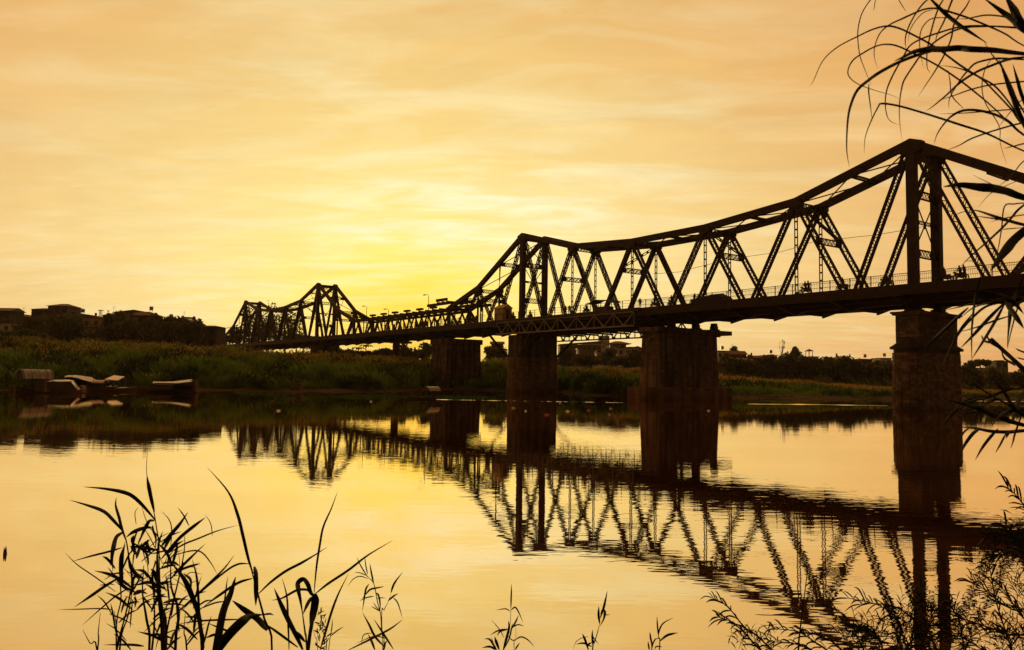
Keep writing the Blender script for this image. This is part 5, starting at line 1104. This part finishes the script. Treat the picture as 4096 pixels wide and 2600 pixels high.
reed('delicate branching reed right of the looped leaf reed', CB, 4.6,
 [(9, [(1150, 720), (1200, 810), (1240, 880), (1300, 950), (1330, 1100), (1360, 1220), (1370, 1380), (1385, 1529)]), (7, [(1450, 1030), (1425, 1110), (1390, 1180), (1370, 1280)])],
 [(10, [(1150, 720), (1190, 800), (1245, 890)]), (9, [(1220, 705), (1230, 790), (1247, 870)]), (13, [(1265, 770), (1280, 860), (1300, 950)]), (8, [(1130, 850), (1180, 855), (1240, 880)]), (8, [(1070, 975), (1120, 910), (1180, 885), (1250, 905)]), (10, [(1175, 1100), (1240, 1070), (1300, 1060)]), (14, [(1200, 1190), (1215, 1090), (1230, 1000), (1255, 955)]), (14, [(1195, 1090), (1230, 1040), (1270, 1000), (1310, 990), (1385, 975)]),
  (16, [(1555, 845), (1490, 930), (1465, 980), (1450, 1030)]), (15, [(1515, 1035), (1470, 1060), (1425, 1100)]), (10, [(1550, 1250), (1510, 1120), (1470, 1070)]), (18, [(1200, 1200), (1260, 1310), (1310, 1410), (1390, 1500)]), (15, [(1300, 1260), (1380, 1380), (1470, 1520)]), (16, [(1555, 1260), (1450, 1340), (1300, 1420), (1080, 1529)]), (8, [(1190, 1490), (1210, 1400), (1280, 1380)]), (18, [(1250, 1390), (1280, 1450), (1310, 1529)]), (8, [(1140, 1475), (1300, 1410), (1420, 1430)]), (8, [(1275, 1145), (1310, 1165), (1350, 1190)]), (8, [(1295, 1110), (1320, 1150), (1355, 1190)]), (14, [(1355, 1190), (1355, 1120), (1340, 1050), (1320, 1030)]), (16, [(1420, 1450), (1400, 1470), (1390, 1529)]), (8, [(1405, 1075), (1360, 1073), (1330, 1080)])], dry=(13,))
reed('upright reed with a straight spear tip, rising alone near the middle of the near bank', CCc, 4.8,
 [(7, [(538, 950), (532, 1170), (525, 1300), (500, 1400), (470, 1529)]), (6, [(575, 1310), (575, 1440), (560, 1529)])],
 [(12, [(538, 950), (535, 1050), (532, 1165)]), (9, [(405, 1182), (450, 1172), (490, 1170), (525, 1190)]), (12, [(638, 1290), (610, 1220), (580, 1165), (560, 1158), (535, 1180)]), (14, [(600, 1225), (575, 1280), (535, 1350)]), (10, [(650, 1320), (590, 1308), (540, 1335)]), (7, [(360, 1265), (400, 1310), (440, 1360), (470, 1420)]), (12, [(350, 1400), (420, 1360), (500, 1345)]), (14, [(410, 1405), (440, 1365), (500, 1350)]),
  (11, [(740, 1505), (680, 1440), (620, 1415), (570, 1440)]), (14, [(300, 1430), (350, 1440), (400, 1529)]), (22, [(390, 1410), (405, 1460), (430, 1529)]), (16, [(280, 1510), (350, 1500), (400, 1529)]), (20, [(510, 1270), (515, 1340), (490, 1440), (465, 1529)]), (12, [(470, 1529), (520, 1420), (545, 1300)]), (12, [(610, 1465), (585, 1500), (570, 1529)]), (12, [(360, 1420), (380, 1480), (410, 1529)]), (8, [(500, 1400), (540, 1440), (575, 1445)])])
reed('small reed with a forked leafy head right of the spear tipped reed', CCc, 4.8,
 [(11, [(1310, 1290), (1290, 1370), (1260, 1470), (1245, 1529)])],
 [(18, [(1375, 1010), (1345, 1150), (1315, 1240)]), (18, [(1300, 1145), (1298, 1220), (1308, 1300)]), (20, [(1310, 1325), (1345, 1250), (1352, 1195), (1330, 1190), (1315, 1250)]), (18, [(1155, 1385), (1180, 1440), (1210, 1529)]), (16, [(1245, 1350), (1243, 1420), (1250, 1500)]), (14, [(1100, 1478), (1170, 1470), (1240, 1500)]), (7, [(1400, 1220), (1370, 1222), (1350, 1215)]), (6, [(1075, 1529), (1100, 1460), (1150, 1425), (1210, 1410)]), (10, [(1300, 1478), (1260, 1430), (1240, 1400)]), (12, [(1200, 1529), (1210, 1480), (1240, 1465)])])
reed('smallest reed with two spread upper leaves, last before the feathery thicket', CCc, 4.9,
 [(9, [(1810, 1240), (1815, 1330), (1822, 1420), (1830, 1529)]), (8, [(1745, 1370), (1755, 1450), (1765, 1529)])],
 [(12, [(1808, 1240), (1812, 1310), (1820, 1400)]), (12, [(1955, 1245), (1870, 1290), (1835, 1340), (1820, 1400)]), (17, [(1995, 1378), (1940, 1388), (1890, 1405), (1828, 1455)]), (14, [(1745, 1370), (1752, 1420), (1768, 1500)]), (12, [(1830, 1430), (1795, 1435), (1770, 1480), (1762, 1529)]), (14, [(1730, 1450), (1735, 1490), (1742, 1529)]), (10, [(1790, 1529), (1800, 1500), (1850, 1500)])])
# the feathery thicket at the bottom right: arching canes with leaves in two ranks
canes = [([(700, 1300), (600, 1140), (480, 1050), (400, 950), (340, 890), (265, 850)], 70), ([(640, 1300), (560, 1180), (470, 1080), (380, 1010), (300, 980)], 70), ([(1500, 1300), (1560, 1080), (1500, 960), (1380, 890), (1200, 850)], 95), ([(1620, 1300), (1640, 1100), (1660, 900), (1700, 740)], 80),
 ([(1850, 1300), (1700, 1060), (1560, 930), (1420, 890), (1290, 890)], 95), ([(2500, 1180), (2300, 1100), (2100, 1030), (1900, 960), (1700, 880)], 110), ([(2480, 1000), (2330, 930), (2220, 860), (2120, 780), (2050, 740)], 100), ([(2520, 820), (2420, 600), (2360, 480), (2290, 370)], 100), ([(2520, 420), (2430, 250), (2370, 160), (2300, 90)], 90),
 ([(1320, 1300), (1260, 1120), (1180, 990), (1080, 910)], 80), ([(850, 1250), (865, 1050), (890, 850), (915, 650)], 40), ([(1100, 1300), (960, 1150), (840, 1080), (690, 1060)], 80), ([(2020, 1300), (1980, 1120), (1960, 1000), (1900, 900)], 95), ([(2340, 1300), (2280, 1080), (2210, 850), (2165, 600)], 90), ([(2480, 1100), (2380, 960), (2300, 840), (2240, 760)], 100),
 ([(1680, 1300), (1720, 1120), (1780, 960), (1870, 860)], 90), ([(2500, 560), (2400, 470), (2290, 420), (2180, 420)], 90), ([(1400, 1300), (1430, 1180), (1360, 1080), (1240, 1060)], 80), ([(2200, 1300), (2080, 1180), (1980, 1120), (1860, 1090)], 90), ([(1560, 1300), (1620, 1160), (1720, 1060), (1800, 1030)], 90), ([(2500, 700), (2400, 560), (2320, 540), (2210, 560)], 80), ([(1000, 1300), (920, 1200), (800, 1160), (660, 1150)], 70), ([(1200, 1320), (1120, 1180), (1000, 1110), (900, 1090)], 75)]
wh = ['lowest sprays toward the river', 'under the lowest sprays', 'arching over the post reflections', 'stands upright before the post reflections', 'long arch left of the upright cane', 'long low diagonal cane from the edge', 'dense spray near the edge', 'tall spray touching the deck reflection', 'highest spray at the edge', 'spray left of the arching cane', 'single thin upright cane', 'drooping spray between thin cane and thicket', 'upright spray in the thicket heart', 'tall thin cane near the edge', 'spray beneath the tall edge cane', 'spray leaning right in the thicket heart', 'horizontal spray under the highest one', 'low spray before the arching cane', 'low spray near the bottom centre of the thicket', 'short leaning spray in the thicket heart', 'dark spray at the edge under the horizontal one', 'flat spray hugging the frame bottom', 'small spray behind the drooping one']
for ci, (P, ll) in enumerate(canes):
    r = random.Random(ci+50); Y = 6.0+r.uniform(-.6, .6)
    if ci in (7, 8, 13, 16, 20): Y = 5.4
    Q = CD.pts(P, Y, .3*r.uniform(-1, 1), ci)[::1]; Q = Q[::-1]; base_ = Vector((Q[-1].x+(.3 if P[0][0] > 2400 else 0.), Q[-1].y, near_z(Q[-1].y)-.05))
    k = thing('reed_plant', 'feathery cane, '+wh[ci], 'reed', tuple(base_), 'feathery canes of the near thicket')
    Cc = catmull(Q+[base_], 5); n = len(Cc)
    MB().tube(Cc, [.003+.006*i/n for i in range(n)], 5).build('stem', 'stem', k)
    live = Cc[:int(n*.82)]; cnt = 15 if ll > 60 else 4
    for i in range(cnt):
        t = (i/cnt)**1.05; q = live[int(t*(len(live)-1))]; d = (Cc[0]-Cc[min(n-1, 6)]).normalized(); s = 1 if i % 2 else -1
        L_ = ll*CD.k/F*Y*r.uniform(.65, 1.25)*1.35; perp = Vector((d.z, 0, -d.x)); a = r.uniform(.25, .75)
        dr = (d*math.cos(a)+perp*(s*math.sin(a))+Vector((0, r.uniform(-.5, .5), 0))).normalized()
        mid = q+dr*(L_*.55)+Vector((0, 0, L_*.06)); tip = q+dr*L_-Vector((0, 0, L_*r.uniform(.05, .28)))
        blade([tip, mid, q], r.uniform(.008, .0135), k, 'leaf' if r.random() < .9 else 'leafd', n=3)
        if ll > 60 and i % 2 == 0:
            for j in range(1): a2 = a*-s*1.2; dr2 = (d*math.cos(a2)+perp*math.sin(a2)+Vector((0, r.uniform(-.6, .6), 0))).normalized(); blade([q+dr2*(L_*.6)-Vector((0, 0, L_*.12)), q+dr2*(L_*.34), q], r.uniform(.006, .010), k, 'leaf', n=3)
# dense mass of small leaves where the thicket is darkest
rg = np.random.default_rng(77); vv = []; ff = []
for cx, cy, sx, sy, cnt in ((1500, 1120, 170, 80, 260), (1900, 1060, 170, 90, 260), (1640, 980, 120, 70, 150), (2330, 470, 90, 60, 170), (2380, 1150, 90, 120, 170), (2250, 1130, 120, 80, 140), (560, 1150, 90, 50, 90), (1250, 1130, 110, 60, 120), (2390, 780, 50, 90, 90), (2150, 640, 70, 60, 40)):
    for i in range(cnt):
        x, y = rg.normal(cx, sx), rg.normal(cy, sy); Y = rg.uniform(5.7, 6.9); q = at(CD.x+x*CD.k, CD.y+y*CD.k, Y); a = rg.uniform(-2.9, -.2); L_ = rg.uniform(.05, .16); d = Vector((math.cos(a), rg.uniform(-.4, .4), -math.sin(a))).normalized(); s = d.cross(Vector((0, 1, .2))).normalized()*rg.uniform(.003, .0055)
        o = len(vv); m1 = q+d*(L_*.5)+Vector((0, 0, .008)); tip = q+d*L_-Vector((0, 0, L_*.15)); vv += [q-s*.5, m1-s, tip, m1+s]; ff.append((o, o+1, o+2, o+3))
npmesh('thicket_foliage', [tuple(a) for a in vv], ff, 'leaf', kind='stuff')

# big reeds overhanging at the right, their stalks just outside the frame
def overhang(label, crop, Y, blades_, px_root, zt):
    root = at(px_root, 1300, Y); zg = near_z(Y)-.05; k = thing('giant_reed', label, 'reed', (root.x, Y, zg), 'giant reeds leaning in beside the camera')
    MB().tube([(root.x, Y, zg), (root.x+.02, Y, 2.2), (root.x-.02, Y+.03, zt)], [.016, .013, .008], 7).build('stem', 'stem', k)
    for i, (w, P) in enumerate(blades_):
        m_ = 'leaf'; dY = random.Random(i*3+len(label)).uniform(-.3, .3); Pq = list(P)
        if Pq[-1][0]*crop.k+crop.x > 4060:   # run on to the stalk
            ax, ay = Pq[-2]; bx, by = Pq[-1]; f = (px_root-(crop.x+bx*crop.k))/max(1e-3, (bx-ax)*crop.k); f = min(max(f, .3), 4); Pq.append((bx+(bx-ax)*f, by+(by-ay)*f*.7))
        blade(crop.pts(Pq, Y+dY, -dY, i), crop.w(w, Y)*1.2, k, m_, n=5)
    return k
overhang('giant reed whose long leaves sweep over the peak of the tall tower', CT, 2.3, [
 (14, [(90, 748), (120, 700), (200, 530), (330, 410), (500, 320), (640, 255), (760, 228), (860, 245), (980, 300), (1180, 410), (1400, 570), (1560, 670), (1700, 750), (1830, 900), (1957, 1080)]),
 (13, [(870, 862), (780, 825), (640, 785), (500, 730), (430, 670), (420, 610), (460, 530), (540, 470), (660, 405), (760, 387), (860, 405), (1000, 470), (1180, 560), (1380, 690), (1560, 830), (1700, 950), (1957, 1180)]),
 (14, [(680, 600), (650, 500), (655, 400), (700, 290), (780, 218), (900, 160), (1010, 110), (1100, 78), (1200, 75), (1330, 110), (1480, 160), (1650, 230), (1800, 300), (1957, 400)]),
 (13, [(870, 1090), (800, 1065), (760, 1010), (745, 900), (760, 780), (820, 640), (900, 500), (960, 400), (1060, 340), (1200, 290), (1400, 235), (1600, 225), (1957, 250)]),
 (17, [(560, 1340), (570, 1200), (620, 1060), (680, 940), (715, 905), (860, 925), (1040, 975), (1200, 1025), (1400, 1090), (1640, 1170), (1957, 1320)]),
 (20, [(1170, 1260), (1200, 1170), (1260, 1080), (1330, 1010), (1430, 965), (1560, 965), (1700, 1000), (1820, 1060), (1957, 1180)]),
 (20, [(1100, 970), (1160, 930), (1280, 830), (1400, 720), (1540, 630), (1680, 570), (1820, 520), (1957, 500)]),
 (15, [(1300, 950), (1310, 850), (1400, 700), (1480, 600), (1540, 550), (1650, 520), (1750, 510), (1957, 520)]),
 (10, [(1200, 995), (1400, 990), (1600, 975), (1800, 960), (1957, 950)]), (14, [(1240, 1330), (1390, 1270), (1500, 1210), (1700, 1140), (1957, 1070)]), (12, [(1780, 1297), (1880, 1275), (1957, 1255)]),
 (12, [(1200, 880), (1330, 840), (1500, 780), (1680, 740), (1957, 712)]), (12, [(1220, 570), (1300, 580), (1400, 600), (1500, 640), (1600, 700), (1700, 800), (1850, 960), (1957, 1100)]), (8, [(1720, 1130), (1790, 1040), (1870, 940), (1957, 860)])], 4290, 4.3)
overhang('giant reed with thick stems slanting in at the top corner', CT, 2.0, [
 (42, [(825, 533), (900, 500), (1000, 450), (1130, 430), (1250, 430), (1380, 420), (1500, 430), (1700, 440), (1957, 470)]), (24, [(430, 1460), (408, 1300), (415, 1080), (440, 930), (500, 790), (600, 700), (700, 630), (860, 545), (1000, 490), (1130, 450), (1250, 420), (1380, 415)]),
 (14, [(890, 1220), (870, 1050), (870, 900), (885, 790), (910, 700), (1000, 560), (1060, 480), (1200, 350), (1400, 250), (1650, 230), (1957, 240)]), (34, [(1740, 520), (1800, 680), (1860, 840), (1957, 1080)]), (26, [(1860, 560), (1900, 700), (1957, 880)]),
 (52, [(1780, -60), (1870, 90), (1957, 230)]), (44, [(1600, -20), (1750, 90), (1860, 170), (1957, 260)]), (13, [(1360, 160), (1450, 165), (1520, 150), (1640, 132), (1800, 150), (1957, 210)]),
 (9, [(1080, 600), (1055, 480), (1045, 370), (1060, 260), (1120, 180), (1200, 155), (1360, 160)]), (30, [(1640, 380), (1500, 290), (1380, 210), (1260, 110), (1130, -20)]), (12, [(1600, 350), (1680, 480), (1760, 580), (1850, 760), (1957, 980)])], 4330, 4.4)
overhang('giant reed dropping thin leaf tips down from above the frame', CT, 2.4, [
 (9, [(625, 745), (600, 690), (560, 590), (520, 470), (505, 280), (540, 120), (615, 0), (700, -90), (900, -140), (1300, -120), (2000, -60)]), (10, [(632, 1065), (612, 900), (600, 800), (603, 730)]), (6, [(640, 95), (650, 60), (662, 0), (720, -80)]),
 (12, [(930, 430), (920, 380), (925, 310), (960, 210), (1030, 90), (1110, 0), (1250, -90)]), (7, [(945, 380), (960, 270), (1010, 180), (1080, 110), (1160, 85)]), (12, [(1140, 640), (1110, 580), (1115, 420), (1160, 220), (1210, 70), (1250, 0), (1300, -80)]),
 (14, [(1180, 380), (1200, 300), (1260, 180), (1330, 0), (1380, -80)]), (13, [(1030, 845), (1100, 740), (1180, 620), (1260, 480), (1320, 340), (1350, 200), (1450, 60), (1500, -40)]), (7, [(930, 105), (900, 60), (865, 0), (850, -60)]), (8, [(1290, 600), (1310, 700), (1330, 840), (1430, 950)]), (7, [(1810, 1450), (1750, 1250), (1740, 1100), (1620, 900), (1590, 750), (1620, 600), (1700, 480)])], 4360, 4.5)
overhang('giant reed with a broad dark blade crossing right of the tall tower', CM, 2.3, [
 (70, [(700, 375), (860, 355), (1060, 378), (1200, 392), (1350, 425), (1519, 485)]), (26, [(960, 615), (1050, 620), (1200, 670), (1350, 715), (1519, 760)]), (15, [(990, 670), (1150, 690), (1330, 720), (1519, 770)]), (20, [(860, 1200), (1000, 1060), (1150, 930), (1300, 790), (1400, 680), (1519, 560)]),
 (12, [(1200, 1120), (1250, 1030), (1290, 800), (1320, 575), (1420, 550), (1519, 540)]), (80, [(1180, 1230), (1350, 1000), (1519, 830)]), (10, [(1519, 790), (1400, 800), (1290, 810)]), (8, [(790, 675), (900, 630), (1000, 640)]), (6, [(1050, 590), (1130, 490), (1220, 420), (1519, 290)]), (8, [(990, 250), (1130, 320), (1250, 370), (1400, 400)]), (10, [(1170, 735), (1300, 700), (1519, 660)]), (10, [(1240, 380), (1350, 300), (1440, 200), (1519, 110)]), (8, [(900, 1130), (1000, 1135), (1130, 1180)])], 4300, 3.6)
overhang('giant reed with leaves fanning down over the far bank beside the block pier', CL, 2.3, [
 (12, [(340, 270), (450, 245), (560, 215), (680, 190), (800, 200)]), (13, [(460, 330), (560, 250), (680, 215), (800, 205)]), (16, [(430, 490), (480, 410), (560, 320), (660, 240), (800, 205)]), (22, [(460, 562), (560, 460), (680, 330), (800, 210)]), (18, [(550, 640), (640, 500), (730, 350), (805, 210)]), (14, [(310, 720), (360, 620), (430, 470), (480, 390), (560, 290)]),
 (22, [(130, 620), (250, 500), (400, 360), (520, 250)]), (12, [(440, 440), (600, 395), (720, 350), (850, 310)]), (14, [(820, 560), (830, 420), (845, 300), (810, 200)]), (30, [(948, 410), (880, 310), (800, 200)]), (28, [(948, 300), (880, 220), (830, 180)]), (14, [(548, 660), (550, 400), (580, 150), (620, 0)]), (24, [(948, 0), (900, 120), (850, 230), (830, 420)]),
 (10, [(820, 570), (850, 430), (900, 250), (948, 180)]), (30, [(560, 120), (650, 130), (740, 150), (850, 180)])], 4270, 3.3)
overhang('low giant reed with leaves hanging beneath a level stem near the edge', CL, 2.6, [
 (18, [(310, 1190), (360, 1110), (440, 1030), (540, 970), (680, 930), (850, 870), (948, 855)]), (36, [(370, 955), (480, 985), (620, 1025), (720, 1070), (800, 1100), (880, 1130)]), (13, [(470, 760), (560, 830), (700, 920), (860, 1010), (948, 1060)]), (24, [(455, 1165), (560, 1170), (700, 1195), (830, 1200), (948, 1190)]),
 (12, [(460, 1260), (490, 1200), (530, 1170)]), (22, [(455, 1385), (500, 1290), (560, 1210), (610, 1175)]), (18, [(575, 1415), (630, 1320), (690, 1240), (750, 1175)]), (12, [(730, 1360), (770, 1290), (810, 1210)]), (12, [(845, 1330), (865, 1270), (880, 1210)]), (16, [(330, 1140), (400, 1060), (500, 960), (640, 925)]), (18, [(560, 1120), (620, 1010), (700, 960), (780, 950)]),
 (22, [(700, 1160), (760, 1080), (840, 1040), (948, 1030)]), (18, [(480, 1070), (580, 1040), (640, 960)]), (24, [(700, 780), (800, 900), (860, 1000), (948, 1070)]), (30, [(948, 880), (900, 980), (860, 1120)]), (20, [(810, 1250), (825, 1210), (850, 1190)]), (12, [(880, 560), (948, 590)]), (10, [(890, 630), (948, 645)])], 4280, 2.9)
bs = thing('broken_cane', 'broken bare cane with split twiggy end above the far bank beside the block pier', 'cane', tuple(Vector((at(4300, 1300, 2.5).x, 2.5, near_z(2.5)))))
Q = CL.pts([(700, 505), (760, 550), (860, 640), (948, 725), (1250, 1020)], 2.5); MB().tube(Q+[Vector((Q[-1].x+.05, 2.5, near_z(2.5)-.05))], [.010, .0065, .0065, .008, .009, .012], 7).build('stem', 'stem', bs)
for P in ([(625, 465), (645, 505), (700, 515)], [(665, 462), (680, 495), (710, 510)], [(700, 480), (712, 500), (720, 520)], [(775, 570), (800, 640), (880, 685)]): blade(CL.pts(P, 2.5), .010, bs, 'stem', 'twig', n=3, prof='x')

# ------------------------------------------------------------------ the evening haze
hz = MB(); hz.add([(x, y, z) for z in (-4, 38) for x, y in ((-700, -80), (700, -80), (900, 1300), (-900, 1300))], [(3, 2, 1, 0), (4, 5, 6, 7), (1, 5, 4, 0), (2, 6, 5, 1), (3, 7, 6, 2), (0, 4, 7, 3)])
ho = hz.build('haze', 'water', kind='stuff'); hm_ = bpy.data.materials.new('haze'); hm_.use_nodes = True; t = hm_.node_tree; t.nodes.clear()
pv = t.nodes.new('ShaderNodeVolumePrincipled'); pv.inputs['Density'].default_value = .00011; pv.inputs['Color'].default_value = (.9, .8, .65, 1); pv.inputs['Anisotropy'].default_value = .3
ou = t.nodes.new('ShaderNodeOutputMaterial'); t.links.new(pv.outputs[0], ou.inputs['Volume']); ho.data.materials[0] = hm_
sc.cycles.volume_bounces = 0
